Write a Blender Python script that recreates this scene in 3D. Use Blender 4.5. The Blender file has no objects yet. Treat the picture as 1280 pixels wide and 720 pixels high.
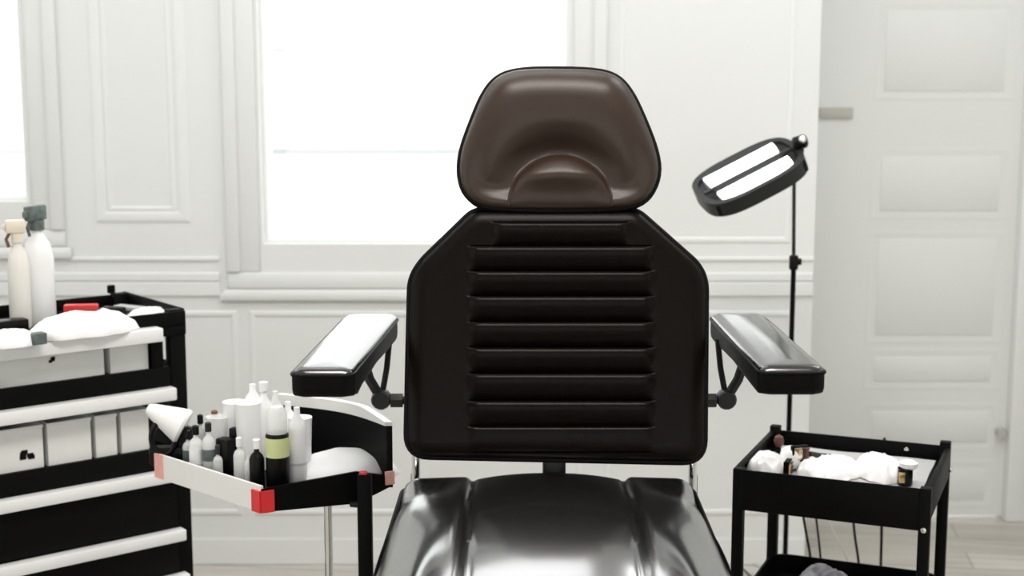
import bpy, bmesh, math, random
from mathutils import Vector, Matrix, noise
random.seed(7)
R = math.radians
C = bpy.context.scene.collection

# ------------------------------------------------------------------ camera
F = 1800.0; PITCH = math.atan(270 / F); CH = 1.62
cam_d = bpy.data.cameras.new('camera'); cam = bpy.data.objects.new('camera', cam_d); C.objects.link(cam)
cam.location = (0, 0, CH); cam.rotation_euler = (math.pi / 2 - PITCH, 0, 0)
cam_d.sensor_width = 36; cam_d.lens = 36 * F / 1280; cam_d.clip_start = 0.02
cam_d.dof.use_dof = True; cam_d.dof.focus_distance = 2.75; cam_d.dof.aperture_fstop = 3.6
bpy.context.scene.camera = cam

# ------------------------------------------------------------------ world, added lights, exposure
world = bpy.data.worlds.new('overcast_sky'); bpy.context.scene.world = world
world.use_nodes = True
bg = world.node_tree.nodes['Background']
bg.inputs['Color'].default_value = (0.97, 1.0, 0.99, 1); bg.inputs['Strength'].default_value = 5.0
vs = bpy.context.scene.view_settings
vs.view_transform = 'Standard'; vs.look = 'None'; vs.exposure = 0.0; vs.gamma = 1.0; vs.use_curve_mapping = False

def area(name, loc, rot, sx, sy, power, col=(1, 1, 1)):
    l = bpy.data.lights.new(name, 'AREA'); l.shape = 'RECTANGLE'; l.size = sx; l.size_y = sy
    l.energy = power; l.color = col
    o = bpy.data.objects.new(name, l); C.objects.link(o); o.location = loc; o.rotation_euler = rot
    return o
area('added_side_fill', (-2.84, 0.6, 1.7), (0, R(-90), 0), 2.2, 3.6, 20, (0.99, 0.99, 0.985))  # added fill from the left; the left wall has no windows
area('added_rear_fill', (0.2, -2.85, 1.75), (R(90), 0, 0), 4.2, 2.2, 33, (0.99, 0.985, 1.0))  # added fill behind the camera, brightens the window wall
area('added_overhead_fill', (-0.95, 3.45, 3.22), (0, 0, 0), 3.0, 1.1, 27, (0.98, 0.98, 1))  # added unseen light overhead, placed and widened to reflect in the seat
area('added_overhead_fill', (1.5, 3.5, 3.22), (0, 0, 0), 0.9, 1.2, 19, (0.98, 0.98, 1))  # added unseen light overhead to brighten the door wall
area('added_overhead_fill', (0.1, 1.75, 3.22), (0, 0, 0), 1.5, 0.6, 52, (1, 0.93, 0.88))  # added warm light overhead, tuned for the highlight on the headrest top

# ------------------------------------------------------------------ pixel rays used to measure places in the room
def ray(px, py):
    x = (px - 640) / F; y = -(py - 360) / F
    return Vector((x, math.cos(PITCH) + y * math.sin(PITCH), -math.sin(PITCH) + y * math.cos(PITCH)))
CO = Vector((0, 0, CH))
def on_z(px, py, z): d = ray(px, py); return CO + d * ((z - CH) / d.z)
def on_y(px, py, Y): d = ray(px, py); return CO + d * (Y / d.y)
def on_plane(px, py, p0, n): d = ray(px, py); return CO + d * ((p0 - CO).dot(n) / d.dot(n))

# ------------------------------------------------------------------ materials
def mat(name, col, rough=0.5, metal=0.0, spec=0.5, coat=0.0, coat_rough=0.1, coat_ior=1.5, bump=0.0, bscale=60.0,
        var=0.0, vscale=4.0, emit=None, estr=0.0, alpha=1.0, trans=0.0):
    m = bpy.data.materials.new(name); m.use_nodes = True
    nt = m.node_tree; p = nt.nodes['Principled BSDF']
    def s(k, v):
        if k in p.inputs: p.inputs[k].default_value = v
    s('Base Color', (*col, 1)); s('Roughness', rough); s('Metallic', metal); s('Specular IOR Level', spec)
    s('Coat Weight', coat); s('Coat Roughness', coat_rough); s('Coat IOR', coat_ior); s('Alpha', alpha); s('Transmission Weight', trans)
    if emit: s('Emission Color', (*emit, 1)); s('Emission Strength', estr)
    tc = nt.nodes.new('ShaderNodeTexCoord')
    n = nt.nodes.new('ShaderNodeTexNoise'); n.inputs['Scale'].default_value = vscale; n.inputs['Detail'].default_value = 4
    nt.links.new(tc.outputs['Object'], n.inputs['Vector'])
    if var:
        mx = nt.nodes.new('ShaderNodeMix'); mx.data_type = 'RGBA'
        mx.inputs[6].default_value = (*[c * (1 - var) for c in col], 1); mx.inputs[7].default_value = (*[min(1, c * (1 + var)) for c in col], 1)
        nt.links.new(n.outputs['Fac'], mx.inputs[0]); nt.links.new(mx.outputs[2], p.inputs['Base Color'])
    if bump:
        b = nt.nodes.new('ShaderNodeBump'); b.inputs['Strength'].default_value = bump; b.inputs['Distance'].default_value = 0.002
        n2 = nt.nodes.new('ShaderNodeTexNoise'); n2.inputs['Scale'].default_value = bscale; n2.inputs['Detail'].default_value = 3
        nt.links.new(tc.outputs['Object'], n2.inputs['Vector'])
        nt.links.new(n2.outputs['Fac'], b.inputs['Height']); nt.links.new(b.outputs['Normal'], p.inputs['Normal'])
    return m

M = {}
M['wall'] = mat('white_wall_paint', (0.79, 0.805, 0.79), 0.55, spec=0.3, var=0.015, vscale=1.5, bump=0.05, bscale=180)
M['trim'] = mat('white_trim_gloss', (0.81, 0.825, 0.812), 0.4, spec=0.4, var=0.01)
M['door'] = mat('white_door_paint', (0.765, 0.78, 0.755), 0.45, var=0.015, vscale=2)
M['ceiling'] = mat('ceiling_paint', (0.82, 0.82, 0.80), 0.8, var=0.01)
M['back_leather'] = mat('leather_shaded_brown', (0.0042, 0.0028, 0.0018), 0.30, spec=0.10, bump=0.12, bscale=350, var=0.1, vscale=30)  # same leather as the headrest, its shade put into a darker colour
M['head_leather'] = mat('leather_lit_brown', (0.031, 0.018, 0.0115), 0.36, spec=0.4, bump=0.12, bscale=350, var=0.08, vscale=20)  # lighter copy of the chair leather; light on the headrest is in the colour
M['seat_leather'] = mat('black_glossy_leather', (0.004, 0.004, 0.004), 0.3, spec=0.6, coat=1.0, coat_rough=0.16, coat_ior=3.3, bump=0.08, bscale=350)
M['arm_leather'] = mat('black_polished_leather', (0.003, 0.003, 0.003), 0.35, spec=0.1, coat=1.0, coat_rough=0.13, coat_ior=1.75, bump=0.05, bscale=350)
M['arm_side'] = mat('matt_black_vinyl', (0.002, 0.002, 0.002), 0.55, spec=0.12)
M['piping'] = mat('black_piping', (0.002, 0.002, 0.002), 0.5, spec=0.12)
M['black'] = mat('black_powder_coat', (0.0025, 0.0025, 0.0025), 0.5, spec=0.1, var=0.1)
M['black_plastic'] = mat('black_plastic', (0.003, 0.003, 0.003), 0.35, spec=0.2)
M['grey_metal'] = mat('dark_grey_metal', (0.018, 0.019, 0.018), 0.4, spec=0.3)
M['chrome'] = mat('chrome', (0.75, 0.76, 0.75), 0.12, metal=1.0, var=0.02)
M['white_plastic'] = mat('white_plastic', (0.86, 0.87, 0.86), 0.25, spec=0.5)
M['bin_plastic'] = mat('milky_bin_plastic', (0.86, 0.87, 0.84), 0.3, var=0.06, vscale=14)
M['handle'] = mat('brushed_pale_aluminium', (0.88, 0.89, 0.88), 0.35, spec=0.6, var=0.02)
M['paper'] = mat('white_paper', (0.90, 0.90, 0.89), 0.9, spec=0.1, bump=0.2, bscale=40)
M['wrap'] = mat('white_barrier_film', (0.86, 0.86, 0.83), 0.4, var=0.02)
M['red'] = mat('red_plastic', (0.72, 0.035, 0.04), 0.35, var=0.25, vscale=50)
M['pink'] = mat('pink_tape', (0.85, 0.42, 0.36), 0.5, var=0.25, vscale=60)
M['clear'] = mat('cloudy_clear_plastic', (0.92, 0.94, 0.92), 0.15, spec=0.6, alpha=0.65)
M['lime'] = mat('pale_lime_label', (0.62, 0.68, 0.33), 0.5, var=0.06, vscale=40)
M['amber'] = mat('brown_cap', (0.16, 0.07, 0.03), 0.35)
M['brown'] = mat('reddish_brown_wood', (0.10, 0.035, 0.025), 0.4)
M['brass'] = mat('brass', (0.65, 0.45, 0.20), 0.3, metal=0.9)
M['green_grey'] = mat('grey_green_label', (0.10, 0.13, 0.12), 0.5, var=0.8, vscale=70)
M['skin_cream'] = mat('cream_plastic', (0.80, 0.72, 0.60), 0.4, var=0.06)
M['plaque'] = mat('dull_pewter', (0.50, 0.49, 0.43), 0.5, metal=0.0, var=0.06, vscale=30)
M['led'] = mat('lit_led_diffuser', (0.95, 0.98, 0.96), 0.4, emit=(0.96, 1.0, 0.98), estr=2.2)
M['facade'] = mat('pale_render', (0.62, 0.62, 0.62), 0.8, var=0.05)
M['ledge'] = mat('grey_stone_ledge', (0.21, 0.212, 0.212), 0.8, var=0.1)
M['asphalt'] = mat('pale_pavement', (0.6, 0.6, 0.6), 0.9)
M['foil'] = mat('crinkled_grey_film', (0.45, 0.43, 0.47), 0.35, bump=1.0, bscale=90, var=0.5, vscale=60)
M['grey'] = mat('light_grey_plastic', (0.55, 0.56, 0.55), 0.35)

def glass_mat():
    m = bpy.data.materials.new('window_glass'); m.use_nodes = True; nt = m.node_tree
    nt.nodes.remove(nt.nodes['Principled BSDF']); out = nt.nodes['Material Output']
    t = nt.nodes.new('ShaderNodeBsdfTransparent'); g = nt.nodes.new('ShaderNodeBsdfGlossy'); g.inputs['Roughness'].default_value = 0.02
    x = nt.nodes.new('ShaderNodeMixShader'); x.inputs[0].default_value = 0.06
    nt.links.new(t.outputs[0], x.inputs[1]); nt.links.new(g.outputs[0], x.inputs[2]); nt.links.new(x.outputs[0], out.inputs[0])
    return m
M['glass'] = glass_mat()

def floor_mat():
    m = mat('pale_plank_floor', (0.6, 0.58, 0.54), 0.38, spec=0.4)
    nt = m.node_tree; p = nt.nodes['Principled BSDF']
    tc = nt.nodes.new('ShaderNodeTexCoord'); mp = nt.nodes.new('ShaderNodeMapping'); mp.inputs['Rotation'].default_value = (0, 0, R(8))
    nt.links.new(tc.outputs['Object'], mp.inputs['Vector'])
    br = nt.nodes.new('ShaderNodeTexBrick'); br.inputs['Scale'].default_value = 1.0
    br.inputs['Brick Width'].default_value = 1.3; br.inputs['Row Height'].default_value = 0.16; br.inputs['Mortar Size'].default_value = 0.003
    br.inputs['Color1'].default_value = (0.60, 0.575, 0.53, 1); br.inputs['Color2'].default_value = (0.47, 0.445, 0.40, 1); br.inputs['Mortar'].default_value = (0.33, 0.31, 0.28, 1)
    nt.links.new(mp.outputs[0], br.inputs['Vector'])
    m2 = nt.nodes.new('ShaderNodeMapping'); m2.inputs['Scale'].default_value = (1.2, 14, 1); nt.links.new(mp.outputs[0], m2.inputs['Vector'])
    n = nt.nodes.new('ShaderNodeTexNoise'); n.inputs['Scale'].default_value = 2.5; n.inputs['Detail'].default_value = 8
    nt.links.new(m2.outputs[0], n.inputs['Vector'])
    mx = nt.nodes.new('ShaderNodeMix'); mx.data_type = 'RGBA'; mx.blend_type = 'MULTIPLY'; mx.inputs[0].default_value = 0.7
    cr = nt.nodes.new('ShaderNodeValToRGB'); cr.color_ramp.elements[0].position = 0.3; cr.color_ramp.elements[0].color = (0.72, 0.69, 0.64, 1)
    cr.color_ramp.elements[1].position = 0.65; cr.color_ramp.elements[1].color = (1, 1, 1, 1)
    nt.links.new(n.outputs['Fac'], cr.inputs[0]); nt.links.new(br.outputs['Color'], mx.inputs[6]); nt.links.new(cr.outputs[0], mx.inputs[7])
    nt.links.new(mx.outputs[2], p.inputs['Base Color'])
    return m
M['floor'] = floor_mat()

# ------------------------------------------------------------------ object helpers
def link_mesh(name, bm, m, parent=None, world=False, smooth=True, auto=35):
    """bm -> ONE mesh object. world=True: the verts are room coordinates. Without parent its origin goes to the base."""
    bmesh.ops.recalc_face_normals(bm, faces=bm.faces)
    me = bpy.data.meshes.new(name); o = bpy.data.objects.new(name, me); C.objects.link(o)
    if parent is not None:
        if world:
            root = parent
            while root.parent: root = root.parent
            mw = Matrix.Translation(root.location) @ root.rotation_euler.to_matrix().to_4x4()
            bm.transform(mw.inverted())
        o.parent = parent
    else:
        xs = [v.co for v in bm.verts]
        c = Vector(((min(v.x for v in xs) + max(v.x for v in xs)) / 2, (min(v.y for v in xs) + max(v.y for v in xs)) / 2, min(v.z for v in xs)))
        bm.transform(Matrix.Translation(-c)); o.location = c
    bm.to_mesh(me); bm.free()
    if smooth:
        for p in me.polygons: p.use_smooth = True
        try: me.set_sharp_from_angle(angle=R(auto))
        except Exception: pass
    me.materials.append(m)
    return o

def tag(o, label, cat, group=None):
    o['label'] = label; o['category'] = cat
    if group: o['group'] = group
    return o
def thing(name, label, cat, loc=(0, 0, 0), rotz=0.0, group=None):
    o = bpy.data.objects.new(name, None); o.empty_display_size = 0.1; C.objects.link(o)
    o.location = loc; o.rotation_euler = (0, 0, rotz)
    return tag(o, label, cat, group)
def struct(name, bm, m, parent=None, smooth=False):
    o = link_mesh(name, bm, m, parent, smooth=smooth)
    if parent is None: o['kind'] = 'structure'
    return o
def dup(root, loc, rotz=0.0, label=None, group=None, scale=None):
    r = root.copy(); C.objects.link(r); r.location = loc; r.rotation_euler = (0, 0, rotz)
    if label: r['label'] = label
    if group: r['group'] = group
    if scale: r.scale = scale
    for ch in list(root.children):
        c = ch.copy(); C.objects.link(c); c.parent = r
        for g in list(ch.children):
            d = g.copy(); C.objects.link(d); d.parent = c
    return r

# ------------------------------------------------------------------ shape helpers
def box(bm, a, b, bev=0.0, mtx=None, seg=2):
    t = bmesh.new()
    x0, y0, z0 = a; x1, y1, z1 = b
    bmesh.ops.create_cube(t, size=1)
    t.transform(Matrix.Translation(((x0 + x1) / 2, (y0 + y1) / 2, (z0 + z1) / 2)) @ Matrix.Diagonal((abs(x1 - x0), abs(y1 - y0), abs(z1 - z0), 1)))
    if bev: bmesh.ops.bevel(t, geom=t.edges[:], offset=bev, segments=seg, affect='EDGES', profile=0.5)
    merge(bm, t, mtx)
def merge(bm, t, mtx=None):
    if mtx is not None: t.transform(mtx)
    mp = {v: bm.verts.new(v.co) for v in t.verts}
    for f in t.faces:
        try: bm.faces.new([mp[v] for v in f.verts])
        except ValueError: pass
    t.free()
def lathe(bm, prof, c=(0, 0, 0), n=28, mtx=None, caps=True):
    t = bmesh.new(); rings = []
    for r, z in prof:
        rings.append([t.verts.new((r * math.cos(2 * math.pi * k / n), r * math.sin(2 * math.pi * k / n), z)) for k in range(n)])
    for a, b in zip(rings, rings[1:]):
        for k in range(n): t.faces.new((a[k], a[(k + 1) % n], b[(k + 1) % n], b[k]))
    if caps:
        t.faces.new(rings[0][::-1]); t.faces.new(rings[-1])
    t.transform(Matrix.Translation(c)); merge(bm, t, mtx)
def tube(bm, pts, r, n=10, closed=False, caps=True):
    pts = [Vector(p) for p in pts]; N = len(pts); rings = []
    rr = r if isinstance(r, (list, tuple)) else [r] * N
    up = None
    for i, p in enumerate(pts):
        if closed: d = pts[(i + 1) % N] - pts[i - 1]
        else: d = pts[min(i + 1, N - 1)] - pts[max(i - 1, 0)]
        d.normalize()
        if up is None:
            up = Vector((0, 0, 1)) if abs(d.z) < 0.9 else Vector((1, 0, 0))
        s = d.cross(up).normalized(); up = s.cross(d).normalized()
        rings.append([bm.verts.new(p + (s * math.cos(2 * math.pi * k / n) + up * math.sin(2 * math.pi * k / n)) * rr[i]) for k in range(n)])
    idx = list(range(N)) + ([0] if closed else [])
    for a, b in zip(idx, idx[1:]):
        for k in range(n): bm.faces.new((rings[a][k], rings[a][(k + 1) % n], rings[b][(k + 1) % n], rings[b][k]))
    if not closed and caps:
        bm.faces.new(rings[0][::-1]); bm.faces.new(rings[-1])
def chaikin(pts, it=3, closed=True):
    for _ in range(it):
        out = []; n = len(pts)
        for i in range(n if closed else n - 1):
            a, b = pts[i], pts[(i + 1) % n]
            out.append(tuple(x * 0.75 + y * 0.25 for x, y in zip(a, b))); out.append(tuple(x * 0.25 + y * 0.75 for x, y in zip(a, b)))
        if not closed: out = [pts[0]] + out + [pts[-1]]
        pts = out
    return pts
def round_poly(pts, radii, seg=6):
    """convex polygon with each corner rounded (quadratic)"""
    out = []; n = len(pts)
    for i in range(n):
        p = Vector(pts[i]); a = Vector(pts[i - 1]); b = Vector(pts[(i + 1) % n]); r = radii[i] if isinstance(radii, (list, tuple)) else radii
        pa = p + (a - p).normalized() * r; pb = p + (b - p).normalized() * r
        for k in range(seg + 1):
            t = k / seg; q = pa * (1 - t) ** 2 + p * 2 * t * (1 - t) + pb * t * t
            out.append(tuple(q))
    return out
def dist_edge(u, v, poly):
    best = 9
    for i in range(len(poly)):
        ax, ay = poly[i - 1]; bx, by = poly[i]
        dx, dy = bx - ax, by - ay; L = dx * dx + dy * dy
        t = max(0, min(1, ((u - ax) * dx + (v - ay) * dy) / L)) if L > 1e-12 else 0
        e = math.hypot(u - ax - t * dx, v - ay - t * dy)
        if e < best: best = e
    return best
def cushion(bm, poly, wf, thick, place, nrow=90, ncol=50, backr=0.015, extra_v=()):
    """upholstered slab: convex outline in (u,v); front height wf(u,v,d); place(u,v,w)->point"""
    vs_ = [p[1] for p in poly]; v0, v1 = min(vs_), max(vs_)
    rows = sorted(set([round(v0 + (v1 - v0) * (0.5 - 0.5 * math.cos(math.pi * (0.85 * k / nrow + 0.075))), 5) if 0 < k < nrow else (v0 + 1e-4 if k == 0 else v1 - 1e-4) for k in range(nrow + 1)] + list(extra_v)))
    grid = []; flat = []
    for v in rows:
        xs = []
        for i in range(len(poly)):
            (ax, ay), (bx, by) = poly[i - 1], poly[i]
            if (ay - v) * (by - v) <= 0 and abs(by - ay) > 1e-9:
                xs.append(ax + (bx - ax) * (v - ay) / (by - ay))
        l, r = min(xs), max(xs)
        row = []
        for j in range(ncol + 1):
            s = 0.5 - 0.5 * math.cos(math.pi * (0.8 * j / ncol + 0.1)); s = (s - 0.02447) / (1 - 2 * 0.02447)
            s = max(0.0, min(1.0, s)); u = l + (r - l) * s
            d = 0.0 if j in (0, ncol) or v in (rows[0], rows[-1]) else dist_edge(u, v, poly)
            row.append((u, v, wf(u, v, d)))
        grid.append(row)
    V = [[bm.verts.new(place(*p)) for p in row] for row in grid]
    for a, b in zip(V, V[1:]):
        for j in range(ncol): bm.faces.new((a[j], a[j + 1], b[j + 1], b[j]))
    nR = len(V)
    loop = [(0, j) for j in range(ncol + 1)] + [(i, ncol) for i in range(1, nR)] + [(nR - 1, j) for j in range(ncol - 1, -1, -1)] + [(i, 0) for i in range(nR - 2, 0, -1)]
    cu = sum(grid[i][j][0] for i, j in loop) / len(loop); cv = sum(grid[i][j][1] for i, j in loop) / len(loop)
    prev = [V[i][j] for i, j in loop]
    for w, ins in ((-thick * 0.25, 0), (-thick * 0.75, 0), (-thick * 0.93, backr * 0.35), (-thick, backr)):
        cur = []
        for i, j in loop:
            u, v, _ = grid[i][j]; L = math.hypot(u - cu, v - cv)
            k = (L - ins) / L
            cur.append(bm.verts.new(place(cu + (u - cu) * k, cv + (v - cv) * k, w)))
        for a in range(len(loop)):
            b = (a + 1) % len(loop); bm.faces.new((prev[a], prev[b], cur[b], cur[a]))
        prev = cur
    bm.faces.new(prev)
def crumple(bm, c, sx, sy, h, n=26, seed=0, amp=0.012, freq=14, rot=0.0, edge=2.5):
    """a heap of crumpled cloth or paper, closed underneath"""
    t = bmesh.new(); g = []
    for i in range(n + 1):
        row = []
        for j in range(n + 1):
            a = 2 * i / n - 1; b = 2 * j / n - 1
            x = a * math.sqrt(1 - b * b / 2) * sx / 2; y = b * math.sqrt(1 - a * a / 2) * sy / 2
            rr = min(1, math.hypot(x / (sx / 2), y / (sy / 2)))
            e = noise.noise(Vector((x * freq + seed * 3.1, y * freq, seed)))
            r2 = abs(noise.noise(Vector((x * freq * 2.3, y * freq * 2.3 + seed, 4 + seed))))
            z = h * (1 - rr ** edge) ** 0.6 * (1 + 0.35 * e) + (amp * (0.5 - r2)) * (1 - rr ** 6)
            k = 1 + 0.12 * noise.noise(Vector((a * 2, b * 2, seed + 9)))
            row.append(t.verts.new((x * k, y * k, max(0.0008, z))))
        g.append(row)
    for i in range(n):
        for j in range(n): t.faces.new((g[i][j], g[i + 1][j], g[i + 1][j + 1], g[i][j + 1]))
    per = [g[0][j] for j in range(n)] + [g[i][n] for i in range(n)] + [g[n][j] for j in range(n, 0, -1)] + [g[i][0] for i in range(n, 0, -1)]
    low = [t.verts.new((v.co.x, v.co.y, 0)) for v in per]
    for a in range(len(per)):
        b = (a + 1) % len(per); t.faces.new((per[a], low[a], low[b], per[b]))
    t.faces.new(low)
    t.transform(Matrix.Translation(c) @ Matrix.Rotation(rot, 4, 'Z')); merge(bm, t)

# ================================================================== ROOM
WY = 4.60; DY = 5.08; WT = 0.22; CZ = 3.25; XL = -2.9; XR = 2.35; YB = -3.0
def wx(px, py=250): return on_y(px, py, WY).x
def wz(py): return on_y(640, py, WY).z
step_x = wx(1018, 300)
W1 = (wx(326, 200), wx(712, 200)); W1z = (wz(305), 2.95)
W0 = (wx(-330, 200), wx(33, 200)); W0z = (wz(252), 2.95)
bm = bmesh.new()
box(bm, (XL - 0.2, WY, 0), (W0[0], WY + WT, CZ))
box(bm, (W0[0], WY, 0), (W0[1], WY + WT, W0z[0])); box(bm, (W0[0], WY, W0z[1]), (W0[1], WY + WT, CZ))
box(bm, (W0[1], WY, 0), (W1[0], WY + WT, CZ))
box(bm, (W1[0], WY, 0), (W1[1], WY + WT, W1z[0])); box(bm, (W1[0], WY, W1z[1]), (W1[1], WY + WT, CZ))
box(bm, (W1[1], WY, 0), (step_x, WY + WT, CZ)); box(bm, (step_x - 0.12, WY + WT, 0), (step_x, DY + 0.12, CZ))
struct('wall_window_side', bm, M['wall'])
door_x0 = on_y(1022, 300, DY).x; door_x1 = on_y(1272, 300, DY).x
bm = bmesh.new()
box(bm, (door_x1 + 0.07, DY, 0), (XR, DY + 0.12, CZ)); box(bm, (step_x, DY, 2.35), (door_x1 + 0.07, DY + 0.12, CZ))
struct('wall_door_side', bm, M['wall'])
bm = bmesh.new(); box(bm, (XL - 0.2, YB, -0.1), (XR + 0.2, DY + 0.12, 0)); struct('floor', bm, M['floor'])
bm = bmesh.new(); box(bm, (XL - 0.2, YB - 0.2, CZ), (XR + 0.2, DY + 0.12, CZ + 0.1)); struct('ceiling', bm, M['ceiling'])
bm = bmesh.new(); box(bm, (XL - 0.2, YB, 0), (XL, WY, CZ)); struct('wall_left', bm, M['wall'])
bm = bmesh.new(); box(bm, (XR, YB, 0), (XR + 0.2, DY + 0.12, CZ)); struct('wall_right', bm, M['wall'])
bm = bmesh.new(); box(bm, (XL - 0.2, YB - 0.2, 0), (XR + 0.2, YB, CZ)); struct('wall_back', bm, M['wall'])

def window(name, X, Z, muntins):
    e = bpy.data.objects.new(name, None); C.objects.link(e); e.location = ((X[0] + X[1]) / 2, WY, Z[0]); e['kind'] = 'structure'
    cw, cd = 0.085, 0.010; x0, x1 = X; z0, z1 = Z
    b = bmesh.new()   # casing on the room face
    box(b, (x0 - cw, WY - cd, z0 - 0.09), (x0 - 0.012, WY + 0.0, z1 + 0.08), 0.006); box(b, (x1 + 0.012, WY - cd, z0 - 0.09), (x1 + cw, WY, z1 + 0.08), 0.006)
    box(b, (x0 - cw - 0.03, WY - cd - 0.012, z0 - 0.09), (x0 - cw + 0.012, WY, z1 + 0.12), 0.006); box(b, (x1 + cw - 0.012, WY - cd - 0.012, z0 - 0.09), (x1 + cw + 0.03, WY, z1 + 0.12), 0.006)
    link_mesh('casing', b, M['trim'], e, world=True)
    b = bmesh.new()
    s = 0.05
    L4 = []
    for o, yy in ((0, 0.02), (0, 0.10), (0.02, 0.10), (0.02, 0.03), (0.012, 0.02)):
        L4.append([b.verts.new((x, WY + yy, z)) for x, z in ((x0 + o, z0 + o), (x1 - o, z0 + o), (x1 - o, z1 - o), (x0 + o, z1 - o))])
    for A, B in zip(L4, L4[1:] + L4[:1]):
        for i in range(4): j = (i + 1) % 4; b.faces.new((A[i], A[j], B[j], B[i]))
    link_mesh('sash_frame', b, M['trim'], e, world=True)
    b = bmesh.new(); box(b, (x0 + 0.02, WY + 0.055, z0 + 0.02), (x1 - 0.02, WY + 0.061, z1 - 0.02)); link_mesh('pane', b, M['glass'], e, world=True)
    b = bmesh.new(); box(b, (x0 - cw - 0.05, WY - 0.019, z0 - 0.185), (x1 + cw + 0.05, WY, z0 - 0.145), 0.012)
    box(b, (x0 - cw - 0.03, WY - 0.014, z0 - 0.145), (x1 + cw + 0.03, WY, z0 - 0.09), 0.008)
    link_mesh('window_sill', b, M['trim'], e, world=True)
    return e
window('window_1', W1, W1z, 1); 
window('window_2', W0, W0z, 1)

def moulding_rect(b, x0, x1, z0, z1, Y, w=0.02, d=0.014, k=0.36):
    d *= k; h = w * 0.62      # one mitred frame: rounded ridge that runs round the four sides
    prof = [(h, -0.002), (h, d * 0.35), (h * 0.55, d * 0.9), (0, d), (-h * 0.55, d * 0.9), (-h, d * 0.35), (-h, -0.002)]
    loops = [[b.verts.new((x, Y - q, z)) for x, z in ((x0 - o, z0 - o), (x1 + o, z0 - o), (x1 + o, z1 + o), (x0 - o, z1 + o))] for o, q in prof]
    for A, B in zip(loops, loops[1:] + loops[:1]):
        for i in range(4): j = (i + 1) % 4; b.faces.new((A[i], A[j], B[j], B[i]))
# tall raised panel between the windows (outer and inner moulding)
b = bmesh.new(); moulding_rect(b, wx(126), wx(230), wz(271), 2.9, WY, 0.03, 0.014); moulding_rect(b, wx(137), wx(217), wz(261), 2.87, WY, 0.014, 0.010)
struct('trim_1', b, M['trim'])
# chair rail along the wall, below the sill line
b = bmesh.new()
for (x0, x1) in ((XL, W1[0] - 0.14), (W1[1] + 0.14, step_x)):
    box(b, (x0, WY - 0.009, wz(352)), (x1, WY + 0.002, wz(340)), 0.006); box(b, (x0, WY - 0.008, wz(370)), (x1, WY + 0.002, wz(352)), 0.004)
    box(b, (x0, WY - 0.006, wz(326)), (x1, WY + 0.002, wz(321)), 0.003)
box(b, (W1[0] - 0.14, WY - 0.016, wz(375)), (W1[1] + 0.14, WY + 0.002, wz(366)), 0.004)
struct('trim_2', b, M['trim'])
# panels of the dado
b = bmesh.new()
moulding_rect(b, wx(150, 500), wx(296, 500), wz(640), wz(392), WY, 0.016, 0.012)
moulding_rect(b, wx(318, 500), wx(725, 500), wz(640), wz(392), WY, 0.016, 0.012)
moulding_rect(b, wx(760, 500), wx(985, 500), wz(640), wz(392), WY, 0.016, 0.012)
struct('trim_3', b, M['trim'])
b = bmesh.new(); moulding_rect(b, wx(775), wx(985), wz(300), 2.9, WY, 0.016, 0.010); struct('trim_4', b, M['trim'])
b = bmesh.new(); box(b, (XL, WY - 0.006, 0), (step_x, WY + 0.001, wz(672)), 0.005); struct('baseboard_window_side', b, M['trim'])

# door with six horizontal raised panels in the recess
e = bpy.data.objects.new('door_1', None); C.objects.link(e); e.location = ((door_x0 + door_x1) / 2, DY, 0); e['kind'] = 'structure'
def dx(px, py=300): return on_y(px, py, DY).x
def dz(py): return on_y(640, py, DY).z
b = bmesh.new(); box(b, (step_x + 0.004, DY + 0.02, 0.012), (door_x1, DY + 0.06, 2.34)); link_mesh('door_leaf', b, M['door'], e, world=True, smooth=False)
for (ya, yb) in ((5, 122), (188, 272), (292, 428), (440, 486), (508, 562), (580, 634)):
    b = bmesh.new(); moulding_rect(b, dx(1090), dx(1258), dz(yb), dz(ya), DY + 0.02, 0.016, 0.004)
    box(b, (dx(1100), DY + 0.0175, dz(yb - 8)), (dx(1248), DY + 0.022, dz(ya + 8)), 0.002); link_mesh('door_panel', b, M['door'], e, world=True)
b = bmesh.new(); box(b, (door_x1, DY - 0.025, 0), (door_x1 + 0.08, DY + 0.1, 2.38), 0.006); box(b, (step_x, DY - 0.025, 2.34), (door_x1 + 0.08, DY + 0.1, 2.42), 0.006)
link_mesh('door_frame', b, M['trim'], e, world=True)
b = bmesh.new()
p = on_y(1252, 541, DY - 0.02)
lathe(b, [(0.012, 0), (0.012, 0.016), (0.018, 0.022), (0.02, 0.032), (0.014, 0.040)], mtx=Matrix.Translation((p.x, DY + 0.016, p.z)) @ Matrix.Rotation(R(90), 4, 'X'))
k = link_mesh('door_knob', b, M['chrome'], e, world=True)
b = bmesh.new(); p = on_y(1046, 141, DY)
box(b, (p.x - 0.060, DY + 0.006, p.z - 0.018), (p.x + 0.060, DY + 0.02, p.z + 0.018), 0.004)
pl = link_mesh('door_plate', b, M['plaque'], e, world=True); pl['label'] = 'small dull pewter plate high on the white door'

# across the street, seen through the panes: pale house with two stone ledges
h = thing('neighbouring_house', 'pale overexposed house front across the street, seen through the window behind the headrest', 'building', (0, 9.5, -3.2))
b = bmesh.new(); box(b, (-9, 9.5, -3.2), (6, 10, 8)); link_mesh('facade', b, M['facade'], h, world=True, smooth=False)
for py, w in ((190, 0.018), (62, 0.010)):
    z = on_y(640, py, 9.4).z; b = bmesh.new(); box(b, (-9, 9.38, z - w), (6, 9.5, z + w)); link_mesh('ledge', b, M['ledge'], h, world=True, smooth=False)
b = bmesh.new(); box(b, (-10, 4.9, -3.3), (7, 9.5, -3.2)); struct('ground', b, M['asphalt'])

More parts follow.
